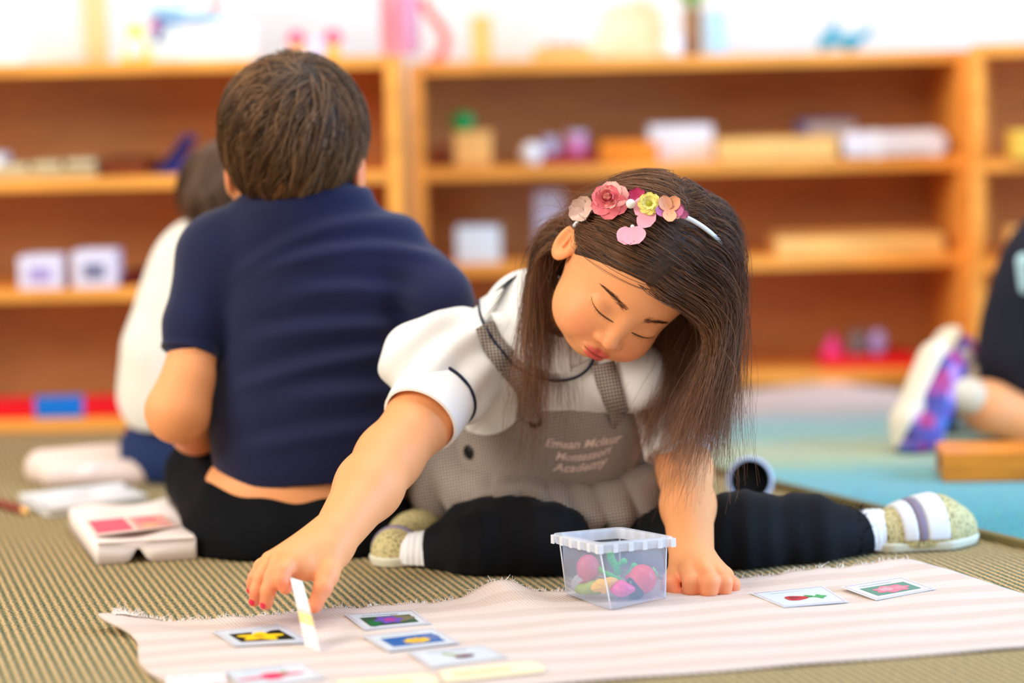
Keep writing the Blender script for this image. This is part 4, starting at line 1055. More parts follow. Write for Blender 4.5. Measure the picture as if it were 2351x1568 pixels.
s.ell(P(690, 530, 2.88), (.082, .058, .05), None, .03)
s.cone(P(498, 600, 2.87), P(446, 745, 2.835), .048, .036, .02); s.cone(P(446, 745, 2.835), P(440, 778, 2.828), .036, .034, .01)
s.cone(P(900, 605, 2.88), P(1000, 690, 2.845), .050, .044, .02); s.cone(P(1000, 690, 2.845), P(1016, 718, 2.845), .044, .040, .01)
s.plane(P(500, 1131, 2.78), nrm(np.array([.05, 0, -1])), .003)
v, q = s.mesh(.0036, smooth=1, disp=boyfold)
PO = obj('polo_shirt', v, q, NAVY, BOY)
# sleeve hem cuffs and hem band
ad = nrm(P(434, 870, 2.81) - P(456, 780, 2.83))
MB().lathe(P(441, 785, 2.828) - ad * .010, [(.029, 0), (.0350, .001), (.0345, .024), (.032, .025), (.026, .016)], 28, ad, cap=False).build('sleeve_hem', NAVY, PO)
# collar
pts = [P(682, 462, 2.885) + np.array([math.cos(t) * .060, math.sin(t) * .056, -.012 * math.sin(t) + .004]) for t in np.linspace(0, 2 * math.pi, 40, endpoint=False)]
cl = Sculpt()
for i in range(40): cl.cone(np.array(pts[i]) - [0, 0, .016], np.array(pts[i]) * .97 + np.array(P(682, 462, 2.885)) * .03 + [0, 0, .008], .008, .0055, .006)
v, q = cl.mesh(.0026); obj('collar', v, q, NAVY, PO)
BLK = mat('black_twill', (.004, .0045, .006), rough=.8, spec=.12)
s = Sculpt()
s.ell(P(696, 1215, 2.855), (.132, .098, .078), None, .02)
s.ell(P(600, 1245, 2.83), (.075, .072, .06), None, .03); s.ell(P(790, 1245, 2.83), (.078, .072, .06), None, .03)
s.chain([P(560, 1200, 2.86), P(468, 1095, 3.0)], [.068, .048], .03); s.chain([P(810, 1200, 2.88), P(880, 1095, 3.05)], [.064, .046], .03)
s.chain([P(468, 1095, 3.0), P(560, 1130, 3.1), P(700, 1150, 3.12)], [.046, .042, .034], .02); s.chain([P(880, 1095, 3.05), P(820, 1130, 3.12), P(700, 1150, 3.14)], [.046, .042, .034], .02)
s.ell(P(690, 1058, 2.745), (.086, .06, .060), None, .006, 's')
s.ell(P(690, 1060, 2.90), (.105, .075, .04), None, .01, 's')
v, q = s.mesh(.004, smooth=2, disp=lambda v: .002 * snoise(v, 40, 61) + .0014 * np.sin(v[:, 0] * 90 + v[:, 2] * 60 + 3 * snoise(v, 20, 63)))
v[:, 2] = np.maximum(v[:, 2], .003)
BP = obj('trousers', v, q, BLK, BOY)
MB().box(P(528, 1302, 2.765), (.014, .002, .006), roty(.3), .0008).build('tag', mat('grey_tag', (.3, .3, .3)), BP)
# short tousled hair
def short_hair(C, R, rad, n, whorl, hairline, seed, length, cdark, clight, parent, off0=.006, off1=.016, step=.0062, nst=14, swirl=.5):
    rg = np.random.default_rng(seed); q = nrm(rg.normal(size=(n * 3, 3))); l = q * rad; l = l[hairline(l)][:n]; n = len(l)
    wh = nrm(np.asarray(whorl, float)) * rad + rg.normal(0, .016, (n, 3)); of = rg.uniform(off0, off1, n); sw = rg.normal(swirl, .35, n)[:, None]
    p = C + l @ R.T; out = [p.copy()]
    for i in range(nst):
        ll = (p - C) @ R; nrm_ = nrm(ll / rad ** 2); aw = nrm(ll - wh); tan = aw - nrm_ * (aw * nrm_).sum(1)[:, None]; tan = nrm(tan)
        cr = np.cross(nrm_, tan); d = nrm(tan + cr * sw * math.exp(-i / 8) + np.array([0, -.75, 0]) * (.5 + i / nst) + .10 * nrm_ * (i > nst * .75) + rg.normal(0, .10, ll.shape))
        ll = ll + d * step; rr = rad + (of * min(1, .35 + i / 5))[:, None]; k = np.linalg.norm(ll / rr, axis=1)[:, None]
        tgt = ll / k; ll = np.where(k < 1, tgt, ll * .6 + tgt * .4); p = C + ll @ R.T; out.append(p.copy())
    pa = np.stack(out, 1); ln = np.clip(rg.normal(length, .16, n), .3, 1)
    K2 = 10; pos = np.linspace(0, 1, K2)[None] * ln[:, None] * nst; i0 = np.minimum(pos.astype(int), nst - 1); fr = (pos - i0)[:, :, None]
    a = np.arange(n)[:, None]; pa = pa[a, i0] * (1 - fr) + pa[a, i0 + 1] * fr
    pa = clump(pa, max(20, n // 24), .72, rg)
    c = strand_cols(n, K2, cdark, clight, rg)
    v, f = strands(pa, rg.uniform(.0004, .00075, n), np.full(n, .00015))
    o = obj('hair', v, f, HAIRM, parent, col=c.reshape(-1, 3)); return o
bh = lambda l: l[:, 1] > np.interp(l[:, 2], [-.09, -.06, -.03, 0, .02, .05, .09], [-.10, -.092, -.070, -.022, -.012, .02, .045])
BH = short_hair(bC, BR, BRAD, 6000, (.030, .075, -.055), bh, 5, .85, srgb(52, 36, 25), srgb(165, 120, 80), BOY, swirl=.9)
cap = Sculpt(); cap.ell(bC, BRAD + .006, BR, .01); cap.plane(B(0, -.030, .0), nrm(bF * .75 - bU * .85), .01); cap.plane(B(0, -.092, -.05), -bU, .01)
v, q = cap.mesh(.0026, smooth=1, disp=lambda v: .002 * snoise(v, 120, 71)); obj('hair_base', v, q, mat('boy_hair_under', srgb(52, 38, 29), rough=.6, noise=.4, nscale=120), BH)

# ------------------------------------------------------------------ child behind the boy
K3 = thing('person', 'child in white shirt sitting behind the boy, seen from the back', 'person', tuple(P(470, 1060, 3.38) * [1, 1, 0]))
kC = P(530, 445, 3.32); KRAD = np.array([.064, .070, .074])
KR = np.stack([nrm(np.array([.75, .6, .1])), nrm(np.array([.1, .1, 1])), nrm(np.array([-.6, .78, -.1]))], 1)
u_x = KR[:, 0]; KR[:, 2] = nrm(np.cross(KR[:, 0], KR[:, 1])); KR[:, 1] = np.cross(KR[:, 2], KR[:, 0])
if KR[:, 2][1] < 0: KR[:, 2] *= -1
s = Sculpt(); s.ell(kC, KRAD, KR, .01); s.ell(kC + [.02, .03, -.04], (.045, .045, .045), None, .02)
s.cone(kC + [.012, .02, -.045], P(555, 540, 3.34), .038, .038, .02); s.ell(kC + [.028, -.055, -.030], (.020, .012, .026), None, .006)
s.ell(P(560, 800, 3.34), (.10, .075, .16), None, .02); s.chain([P(450, 640, 3.34), P(375, 800, 3.32), P(420, 900, 3.42)], [.035, .03, .026], .02)
s.chain([P(650, 640, 3.36), P(700, 800, 3.36), P(640, 900, 3.46)], [.035, .03, .024], .02)
for k in range(4): s.chain([P(420, 900, 3.42), P(440 + k * 8, 905, 3.47), P(455 + k * 8, 915, 3.49)], [.018, .009, .007], .006)
v, q = s.mesh(.004); obj('body', v, q, SKIN, K3, col=np.tile(np.array(srgb(242, 170, 128)), (len(v), 1)))
s = Sculpt(); s.ell(P(530, 800, 3.33), (.135, .10, .19), None, .03); s.cone(P(470, 610, 3.34), P(640, 620, 3.36), .06, .055, .03)
s.chain([P(455, 640, 3.33), P(372, 810, 3.31), P(350, 900, 3.33)], [.058, .050, .042], .03); s.ell(P(400, 900, 3.33), (.07, .08, .07), None, .03)
s.cone(P(655, 640, 3.36), P(700, 800, 3.36), .05, .045, .03); s.plane(P(380, 985, 3.3), (0, 0, -1), .004)
v, q = s.mesh(.004, smooth=2, disp=lambda v: .004 * snoise(v, 40, 81)); KS = obj('shirt', v, q, mat('cream_shirt', (.86, .82, .74), rough=.8), K3)
_s = Sculpt(); _s.cone(P(296, 785, 3.30), P(302, 850, 3.30), .010, .014, .01); _v, _q = _s.mesh(.003); obj('armband', _v, _q, mat('lavender', srgb(170, 160, 220), rough=.8), KS, label='lavender band at the sleeve')
MB().tube([P(505, 520, 3.31) + np.array([.05 * math.cos(t) + .03, .045 * math.sin(t) + .04, .0]) for t in np.linspace(0, 6.28, 30)[:-1]], .008, 8, True).build('collar', mat('cream_shirt', (1, 1, 1)), KS)
s = Sculpt(); s.ell(P(470, 1040, 3.37), (.12, .10, .075), None, .03); s.chain([P(400, 1040, 3.37), P(352, 1060, 3.42), P(450, 1070, 3.56)], [.062, .045, .035], .03); s.chain([P(560, 1040, 3.38), P(660, 1050, 3.5), P(560, 1070, 3.58)], [.06, .045, .035], .03)
v, q = s.mesh(.004, smooth=2, disp=lambda v: .002 * snoise(v, 40, 83)); v[:, 2] = np.maximum(v[:, 2], .003)
obj('trousers', v, q, mat('blue_denim', srgb(22, 44, 92), rough=.8), K3)
short_hair(kC, KR, KRAD, 1200, (0, .8, -.5), lambda l: l[:, 1] > np.interp(l[:, 2], [-.08, -.02, .03, .07], [-.07, -.05, -.005, .04]), 15, .8, srgb(60, 44, 34), srgb(120, 84, 58), K3, .004, .012, .006, 12, .2)
cap = Sculpt(); cap.ell(kC, KRAD + .005, KR, .01); cap.plane(kC + KR[:, 2] * .025, nrm(KR[:, 2] - .5 * KR[:, 1]), .01); v, q = cap.mesh(.003); obj('hair_base', v, q, mat('child_hair_under', srgb(84, 60, 44), rough=.6), K3)

# ------------------------------------------------------------------ child at the right edge, kneeling
K4 = thing('person', 'child in dark navy with patterned shoe kneeling at the right edge', 'person', tuple(P(2420, 1040, 3.4) * [1, 1, 0]))
s = Sculpt(); kn4 = P(2470, 1010, 3.40); an4 = P(2185, 895, 3.41); hp4 = P(2420, 830, 3.5)
s.chain([an4, P(2270, 935, 3.41), kn4], [.024, .034, .036], .02); s.chain([kn4, hp4], [.042, .055], .02)
s.chain([kn4 + [0.02, .16, 0], hp4 + [0.02, .14, 0]], [.042, .055], .02); s.chain([an4 + [.05, .16, 0], kn4 + [.02, .16, 0]], [.024, .036], .02)
s.ell(P(2440, 720, 3.55), (.09, .08, .14), None, .02); s.cone(P(2500, 560, 3.5), P(2540, 500, 3.5), .04, .035, .02); hd4 = P(2570, 420, 3.5)
s.ell(hd4, (.07, .075, .08), None, .02); s.chain([P(2440, 600, 3.42), P(2520, 760, 3.36), P(2600, 860, 3.38)], [.034, .03, .022], .02)
for k in range(4): s.chain([P(2600, 860, 3.38), P(2625, 850 + 12 * k, 3.38), P(2640, 862 + 12 * k, 3.38)], [.018, .009, .007], .006)
v, q = s.mesh(.0048); obj('body', v, q, SKIN, K4, col=np.tile(sk, (len(v), 1)))
s = Sculpt(); s.ell(P(2430, 700, 3.5), (.105, .11, .155), roty(.25), .03); s.chain([P(2400, 860, 3.47), P(2440, 950, 3.43)], [.082, .06], .04); s.ell(P(2380, 810, 3.52), (.075, .1, .09), None, .04)
s.cone(P(2420, 800, 3.62), P(2500, 960, 3.58), .075, .055, .03); s.cone(P(2440, 600, 3.42), P(2500, 720, 3.37), .05, .042, .03)
v, q = s.mesh(.005, smooth=2, disp=lambda v: .003 * snoise(v, 35, 91)); KN = obj('navy_clothes', v, q, mat('deep_navy', srgb(16, 20, 38), rough=.8), K4)
s = Sculpt(); s.cone(P(2352, 600, 3.42), P(2356, 660, 3.42), .012, .010, .01); v, q = s.mesh(.002); obj('trim', v, q, mat('ice_trim', srgb(190, 230, 240)), KN)
short_hair(hd4, np.eye(3), np.array([.07, .075, .08]), 600, (0, -.5, .8), lambda l: (l[:, 2] > -.02) | (l[:, 0] < -.02), 25, .8, srgb(50, 36, 28), srgb(90, 64, 46), K4, .004, .012, .006, 12, .2)
# shoe standing on its toe
def splash_mat():
    m = bpy.data.materials.new('purple_splash'); m.use_nodes = True; nt = m.node_tree; N = nt.nodes; L = nt.links; b = N['Principled BSDF']; b.inputs['Roughness'].default_value = .6
    tc = N.new('ShaderNodeTexCoord'); vo = N.new('ShaderNodeTexVoronoi'); vo.inputs['Scale'].default_value = 46; L.new(tc.outputs['Object'], vo.inputs['Vector'])
    sp = N.new('ShaderNodeSeparateColor'); L.new(vo.outputs['Color'], sp.inputs[0]); cr = N.new('ShaderNodeValToRGB'); cr.color_ramp.interpolation = 'CONSTANT'; e = cr.color_ramp.elements
    cs = [(0, (72, 62, 140)), (.2, (150, 60, 140)), (.36, (96, 84, 170)), (.52, (170, 50, 120)), (.66, (70, 120, 190)), (.78, (190, 130, 200)), (.9, (206, 190, 190))]
    e[0].color = (*srgb(*cs[0][1]), 1); e[1].position = .9; e[1].color = (*srgb(*cs[-1][1]), 1)
    for p_, c in cs[1:-1]: x = e.new(p_); x.color = (*srgb(*c), 1)
    L.new(sp.outputs[0], cr.inputs[0]); L.new(cr.outputs[0], b.inputs['Base Color']); return m
def tipshoe(ofs, lab):
    toe = P(2090, 1022, 3.36) + ofs; bal = P(2112, 985, 3.37) + ofs; hee = P(2170, 850, 3.40) + ofs
    s = Sculpt(); s.chain([hee, hee * .5 + bal * .5, bal, toe], [.031, .029, .031, .020], .02); v, q = s.mesh(.002, smooth=1, disp=lambda v: .0008 * snoise(v, 150, 93)); v[:, 2] = np.maximum(v[:, 2], .012)
    o = obj('shoe', v, q, splash_mat() if 'SPL' not in MATS else MATS['SPL'], K4, label=lab); MATS['SPL'] = o.data.materials[0]
    ax = nrm(hee - toe); out = nrm(np.array([-1, -.12, 0]) - ax * (np.array([-1, -.12, 0]) @ ax))
    so = Sculpt(); so.chain([hee + out * .012 + ax * .006, bal + out * .012, toe + out * .006], [.033, .031, .020], .012); so.plane(hee + out * .016, -out, .003); v, q = so.mesh(.0022, smooth=1); v[:, 2] = np.maximum(v[:, 2], .009)
    obj('sole', v, q, mat('ivory_sole', srgb(240, 228, 206), rough=.6), o)
    sc_ = Sculpt(); sc_.cone(hee * .75 + bal * .25 - out * .02, hee * .6 + bal * .4 - out * .045 + ax * .02, .027, .026, .01); v, q = sc_.mesh(.0026); obj('sock', v, q, mat('cream_sock', srgb(226, 200, 170)), o)
tipshoe(np.zeros(3), 'purple and pink patterned shoe with ivory sole, heel up'); tipshoe(np.array([.05, .16, 0]), 'far patterned shoe')
# ------------------------------------------------------------------ work mat on the floor
mFL = FL(262, 1446); mFR = FL(2088, 1303); mNR = FL(2715, 1463); mNL = FL(452, 1640)
def matpt(u, v):                       # u along the long side, v towards the camera
    return (1 - v) * ((1 - u) * mFL + u * mFR) + v * ((1 - u) * mNL + u * mNR)
def matz(u, v):
    z = .004 + .0012 * math.sin(u * 31 + v * 5) * math.sin(v * 9 + 1)
    z += .017 * math.exp(-((u - .468) / .035) ** 2) * max(0, 1 - v / .30) ** 2         # hump at the far edge
    z += .013 * math.exp(-(u / .045) ** 2) * max(0, 1 - v / .16) ** 1.3              # lifted corner
    z += .007 * math.exp(-((u - 1.0) / .10) ** 2) * max(0, 1 - v / .5)
    return z
NU, NV = 220, 60; V_ = []; F_ = []
for j in range(NV + 1):
    for i in range(NU + 1):
        u, v = i / NU, j / NV; p = matpt(u, v)
        e = .004 * math.sin(u * 60) + .003 * math.sin(u * 143 + 1); p = p + np.array([0, e * max(0, 1 - v * 6), 0])
        p = p + np.array([.010 * math.sin(v * 8 + .6) * max(0, 1 - u * 8) - .022 * math.exp(-(v / .09) ** 2) * max(0, 1 - u * 8), 0, 0])
        V_.append((p[0], p[1], matz(u, v)))
for j in range(NV):
    for i in range(NU): a = j * (NU + 1) + i; F_.append((a, a + NU + 1, a + NU + 2, a + 1))
k = len(V_); V_ += [(x, y, max(z - .003, .0008)) for x, y, z in V_]; F_ += [tuple(q + k for q in reversed(f)) for f in F_[:]]
edge = [i for i in range(NU + 1)] + [j * (NU + 1) + NU for j in range(1, NV + 1)] + [NV * (NU + 1) + i for i in range(NU - 1, -1, -1)] + [j * (NU + 1) for j in range(NV - 1, 0, -1)]
for a, b_ in zip(edge, edge[1:] + edge[:1]): F_.append((a, b_, b_ + k, a + k))
uv = [(i / NU, j / NV) for j in range(NV + 1) for i in range(NU + 1)] * 2
def mat_mat():
    m = bpy.data.materials.new('woven_cotton'); m.use_nodes = True; nt = m.node_tree; N = nt.nodes; L = nt.links; b = N['Principled BSDF']; b.inputs['Roughness'].default_value = .9; b.inputs['Specular IOR Level'].default_value = .1
    at = N.new('ShaderNodeAttribute'); at.attribute_name = 'weave'; sp = N.new('ShaderNodeSeparateXYZ'); L.new(at.outputs['Vector'], sp.inputs[0])
    def sine(src, fr):
        mu = N.new('ShaderNodeMath'); mu.operation = 'MULTIPLY'; mu.inputs[1].default_value = fr; L.new(src, mu.inputs[0]); si = N.new('ShaderNodeMath'); si.operation = 'SINE'; L.new(mu.outputs[0], si.inputs[0]); return si.outputs[0]
    s1 = sine(sp.outputs['Y'], 46); cr = N.new('ShaderNodeValToRGB'); e = cr.color_ramp.elements
    mr = N.new('ShaderNodeMapRange'); mr.inputs['From Min'].default_value = -1; L.new(s1, mr.inputs['Value']); L.new(mr.outputs[0], cr.inputs[0])
    e[0].position = .35; e[0].color = (*srgb(213, 193, 181), 1); e[1].position = .62; e[1].color = (*srgb(223, 205, 195), 1)
    w1 = sine(sp.outputs['X'], 1400); w2 = sine(sp.outputs['Y'], 560); ad = N.new('ShaderNodeMath'); ad.operation = 'ADD'; L.new(w1, ad.inputs[0]); L.new(w2, ad.inputs[1])
    m2 = N.new('ShaderNodeMapRange'); m2.inputs['From Min'].default_value = -2; m2.inputs['From Max'].default_value = 2; m2.inputs['To Min'].default_value = .88; m2.inputs['To Max'].default_value = 1.06; L.new(ad.outputs[0], m2.inputs['Value'])
    mx = N.new('ShaderNodeMix'); mx.data_type = 'RGBA'; mx.blend_type = 'MULTIPLY'; mx.inputs['Factor'].default_value = 1; L.new(cr.outputs[0], mx.inputs['A']); cc = N.new('ShaderNodeCombineColor')
    for i in range(3): L.new(m2.outputs[0], cc.inputs[i])
    L.new(cc.outputs[0], mx.inputs['B']); L.new(mx.outputs['Result'], b.inputs['Base Color'])
    bp = N.new('ShaderNodeBump'); bp.inputs['Strength'].default_value = .35; bp.inputs['Distance'].default_value = .0012; L.new(ad.outputs[0], bp.inputs['Height']); L.new(bp.outputs[0], b.inputs['Normal'])
    return m
MT = thing('work_mat', 'cream striped woven cotton mat spread in front of the girl', 'mat', tuple(matpt(.5, .5)))
WM = mat_mat(); o = obj('cloth', V_, F_, WM, MT)
a_ = o.data.attributes.new('weave', 'FLOAT_VECTOR', 'POINT'); a_.data.foreach_set('vector', np.array([(u, v, 0) for u, v in uv], f32).ravel())
pa = []
for i in range(800):
    u = RNG.uniform(0, 1) if i > 60 else abs(RNG.normal(0, .02)); v = 0
    p = matpt(u, v); p[2] = matz(u, v) - .001; e = .004 * math.sin(u * 60) + .003 * math.sin(u * 143 + 1); p[1] += e
    d = nrm(np.array([RNG.normal(0, .5), 1 if v == 0 else 0, abs(RNG.normal(0, .35))]) - (np.array([.6, 0, 0]) if u < .02 else 0)); L_ = RNG.uniform(.003, .008) * (1.8 if u < .03 else 1)
    pa.append([p - d * .002, p + d * L_ * .5 + RNG.normal(0, .0008, 3), p + d * L_ + RNG.normal(0, .002, 3)])
pa = np.array(pa); pa[..., 2] = np.maximum(pa[..., 2], .001)
v, f = strands(pa, .0005, .0002); o = obj('fringe', v, f, mat('fringe_thread', srgb(248, 238, 232), rough=.9), MT); o['kind'] = 'stuff'
mtree = BVHTree.FromPolygons([Vector(p) for p in V_], [tuple(f) for f in F_])
def onmat(px, py):
    p, n = hit(mtree, px, py)
    return (FL(px, py, .004), np.array([0, 0, 1.])) if p is None else (p, n)
# ------------------------------------------------------------------ picture cards
def card(label, tl, tr, br, bl_, pic, shapes, border=srgb(206, 178, 190), paper=srgb(226, 232, 234), lift=.0008, raise_=0.):
    pts = [FL(*q, .005) for q in (tl, tr, br, bl_)]; c = sum(pts) / 4
    for p_ in pts: p_[2] = matz_at(p_)
    z0 = lift + max(0, matz_at(c) - sum(p_[2] for p_ in pts) / 4)
    if raise_: z0 += 0
    th = thing('picture_card', label, 'card', (c[0], c[1], matz_at(c)))
    def q(u, v, dz): 
        p = (1 - v) * ((1 - u) * pts[0] + u * pts[1]) + v * ((1 - u) * pts[3] + u * pts[2]); return (p[0], p[1], p[2] + z0 + dz + raise_ * (1 - v))
    def quad(u0, u1, v0, v1, dz, m, name, par, th_=.0):
        ps = [q(u0, v0, dz), q(u1, v0, dz), q(u1, v1, dz), q(u0, v1, dz)]; lo = [(a, b_, c_ - th_) for a, b_, c_ in ps]
        return obj(name, ps + lo, [(3, 2, 1, 0), (4, 5, 6, 7), (0, 1, 5, 4), (1, 2, 6, 5), (2, 3, 7, 6), (3, 0, 4, 7)], m, par, smooth=False)
    body = quad(0, 1, 0, 1, .0006, mat('card_paper', srgb(212, 218, 222), rough=.4, coat=.2), 'paper', th, .0006)
    quad(.2, .72, .165, .19, .0009, mat('caption_grey', srgb(170, 176, 186)), 'caption', body, .0002)
    bm_ = mat('card_line', border)
    for (a, b_, c_, d) in ((.03, .97, .035, .05), (.03, .97, .95, .965), (.03, .042, .05, .95), (.958, .97, .05, .95)): quad(a, b_, c_, d, .00095, bm_, 'border', body, .0001)
    if pic:
        pc = quad(.14, .86, .30, .82, .0010, mat('print_%d_%d_%d' % pic, srgb(*pic), rough=.3), 'picture', th, .0002)
    for i, (poly, c_) in enumerate(shapes):
        n = len(poly); ps = [q(.14 + .72 * a, .30 + .52 * b_, .00125 + .00008 * i) for a, b_ in poly]; lo = [(a, b_, z - .00025) for a, b_, z in ps]
        obj('print', ps + lo, [tuple(reversed(range(n)))] + [(k_, (k_ + 1) % n, (k_ + 1) % n + n, k_ + n) for k_ in range(n)], mat('print_%d_%d_%d' % c_, srgb(*c_), rough=.35), th, smooth=False)
    return th
def matz_at(p):
    r_ = mtree.ray_cast(Vector((p[0], p[1], .3)), Vector((0, 0, -1)))[0]; return r_[2] if r_ is not None else .004
def blob(cx, cy, rx, ry, n=12, lob=0, amp=.0, ph=0):
    return [(cx + rx * (1 + amp * math.cos(lob * t + ph)) * math.cos(t), cy + ry * (1 + amp * math.cos(lob * t + ph)) * math.sin(t)) for t in np.linspace(0, 2 * math.pi, n, endpoint=False)]
card('picture card of a yellow flower on black, beside the held strip', (487, 1450), (640, 1433), (718, 1473), (540, 1487), (18, 28, 22), [(blob(.48, .52, .36, .36, 40, 5, .28, .4), (248, 204, 20)), (blob(.46, .5, .09, .13, 14, 6, .2), (236, 150, 20))])
card('picture card of a purple flower with green leaves, farthest of the left group', (790, 1413), (950, 1399), (990, 1433), (838, 1447), (52, 84, 60), [(blob(.75, .4, .24, .4, 16, 3, .2), (120, 110, 80)), (blob(.13, .75, .13, .3, 14, 3, .2), (20, 110, 60)), (blob(.48, .5, .26, .42, 30, 6, .18), (104, 80, 170)), (blob(.5, .52, .12, .2, 18, 5, .2), (176, 60, 150))])
card('picture card of a yellow flower on blue, in the left group', (833, 1463), (995, 1446), (1057, 1478), (892, 1498), (32, 98, 168), [(blob(.88, .4, .14, .4, 14, 3, .1), (90, 116, 170)), (blob(.55, .62, .24, .26, 36, 9, .12), (246, 196, 30)), (blob(.55, .62, .12, .12, 16, 6, .1), (230, 166, 70))])
card('plain pale card with a dark red cherry on a green stem', (935, 1497), (1110, 1482), (1168, 1512), (990, 1532), None, [([(.28, .05), (.33, .02), (.56, .52), (.50, .52)], (150, 170, 60)), (blob(.58, .58, .17, .16, 20), (110, 20, 50))])
card('card with a bright pink flower at the bottom edge of the picture', (512, 1540), (690, 1524), (748, 1560), (560, 1584), None, [(blob(.45, .52, .40, .22, 40, 4, .45, 0), (232, 60, 110)), (blob(.52, .44, .14, .2, 20, 5, .2), (214, 40, 90)), (blob(.7, .3, .07, .1, 12), (120, 160, 80))])
card('pale card with a red rose and green leaves, by the girl\'s left hand', (1722, 1362), (1890, 1347), (1948, 1380), (1800, 1396), None, [([(.50, .52), (.86, .48), (.86, .56), (.5, .6)], (50, 150, 70)), (blob(.62, .45, .08, .14, 14, 3, .2), (40, 140, 70)), (blob(.82, .56, .11, .18, 18, 4, .3), (60, 160, 80)), (blob(.34, .55, .22, .26, 26, 3, .12), (186, 30, 36)), (blob(.30, .5, .1, .14, 14, 3, .2), (140, 16, 28))])
card('picture card of pink flowers, farthest right on the mat', (1930, 1354), (2070, 1336), (2148, 1357), (2012, 1377), (70, 130, 110), [(blob(.5, .55, .36, .38, 36, 7, .14), (236, 110, 130)), (blob(.4, .5, .16, .2, 20, 5, .2), (250, 150, 160)), (blob(.66, .6, .14, .18, 20, 5, .2), (244, 130, 140))], raise_=.003)
# cream word labels at the front edge of the mat
def label_tag(lab, a, b_, c_, d, txt):
    pts = [FL(*q, .006) for q in (a, b_, c_, d)]; c = sum(pts) / 4; z = max(matz_at(q) for q in pts + [c]) + .0008
    th = thing('word_label', lab, 'label', (c[0], c[1], z)); ps = [(p[0], p[1], z + .0008) for p in pts]
    t = [(1 - .9) * np.array(ps[1]) + .9 * np.array(ps[1])]
    poly = [ps[0], tuple(np.array(ps[1]) * .94 + np.array(ps[0]) * .06), tuple(np.array(ps[1]) * .8 + np.array(ps[2]) * .2), tuple(np.array(ps[1]) * .3 + np.array(ps[2]) * .7), tuple(np.array(ps[2]) * .94 + np.array(ps[3]) * .06), ps[3]]
    n = len(poly); lo = [(p[0], p[1], p[2] - .0008) for p in poly]
    obj('paper', list(poly) + lo, [tuple(reversed(range(n))), tuple(range(n, 2 * n))] + [(i, (i + 1) % n, (i + 1) % n + n, i + n) for i in range(n)], mat('cream_tag', srgb(246, 232, 190), rough=.5), th, smooth=False)
    ux_ = nrm(pts[1] - pts[0]); uy_ = nrm((pts[0] - pts[3]) - ux_ * ((pts[0] - pts[3]) @ ux_)); W_ = np.linalg.norm(pts[1] - pts[0]); H_ = np.linalg.norm(pts[0] - pts[3])
    v = []; f = []
    x = .16
    while x < .74:                      # hand-written squiggle, too blurred to read
        w_ = RNG.uniform(.03, .06); pp = spline([pts[3] + ux_ * W_ * (x + dx * w_) + uy_ * H_ * dy + [0, 0, 0] for dx, dy in ((0, .45), (.3, .62), (.6, .40), (1, .52))], 8); pp[:, 2] = z + .0010
        v_, f_ = tube(pp, .0006, 5); b0 = len(v); v += v_; f += [tuple(i + b0 for i in q) for q in f_]; x += w_ + .012
    obj('writing', v, f, mat('pencil_ink', srgb(170, 150, 110)), th)
label_tag('cream word label lying right of the cherry card at the front', (1010, 1540), (1225, 1518), (1262, 1540), (1020, 1566), '')
label_tag('cream word label cut off by the bottom edge of the picture', (770, 1563), (980, 1546), (1020, 1570), (800, 1592), '')
c = FL(450, 1560, .006); th = thing('patterned_card', 'pale pink patterned card at the front left corner of the mat', 'card', (c[0], c[1], .006))
zc = max(matz_at(c + np.array(d)) for d in ((0, 0, 0), (.03, 0, 0), (-.03, 0, 0), (0, .02, 0), (0, -.02, 0))) + .001
MB().box((c[0], c[1], zc + .0005), (.055, .04, .001), rotz(.15), .0002).build('paper', mat('blush_paper', srgb(252, 226, 222)), th)
for i in range(6): MB().lathe((c[0] - .02 + .008 * i, c[1] + .008 * (-1) ** i, zc + .001), [(.003, 0), (.003, .0002)], 10).build('print', mat('blush_print', srgb(240, 170, 170)), th)

# ------------------------------------------------------------------ clear tub with toy flowers
cA = onmat(1402, 1402)[0]; tz = matz_at(cA + [0, .04, 0]) + .0006; ht = .070
bF_, bL_, bR_ = FL(1402, 1404, tz), FL(1292, 1364, tz), FL(1536, 1374, tz); bB_ = bL_ + bR_ - bF_
rF_, rL_, rB_, rR_ = (FL(*q, tz + ht) for q in ((1374, 1249), (1266, 1224), (1425, 1209), (1550, 1232)))
BASE4 = np.array([bF_, bR_, bB_, bL_]); RIM4 = np.array([rF_, rR_, rB_, rL_])
ctr = BASE4.mean(0); ctr[2] = tz
TUB = thing('plastic_tub', 'clear plastic tub with white rim on the mat in front of the girl', 'tub', tuple(ctr))
CLEAR = bpy.data.materials.new('clear_plastic'); CLEAR.use_nodes = True; nt = CLEAR.node_tree; b = nt.nodes['Principled BSDF']
b.inputs['Base Color'].default_value = (.56, .62, .74, 1); b.inputs['Roughness'].default_value = .12; b.inputs['Specular IOR Level'].default_value = .5; b.inputs['Alpha'].default_value = .36
RIMM = mat('frosted_rim', (.80, .83, .88), rough=.25, alpha=.5)
def quadring(t, grow=0., z=None, rc=.10, seg=5):
    c4 = BASE4 * (1 - t) + RIM4 * t; m_ = c4.mean(0); c4 = c4 + nrm(c4 - m_) * grow * 1.35; out = []
    for k in range(4):
        a, b_, c = c4[k - 1], c4[k], c4[(k + 1) % 4]; p0 = b_ + (a - b_) * rc; p1 = b_ + (c - b_) * rc
        for s_ in np.linspace(0, 1, seg): out.append((1 - s_) ** 2 * p0 + 2 * s_ * (1 - s_) * b_ + s_ * s_ * p1)
    out = np.array(out)
    if z is not None: out[:, 2] = tz + z
    return list(out)
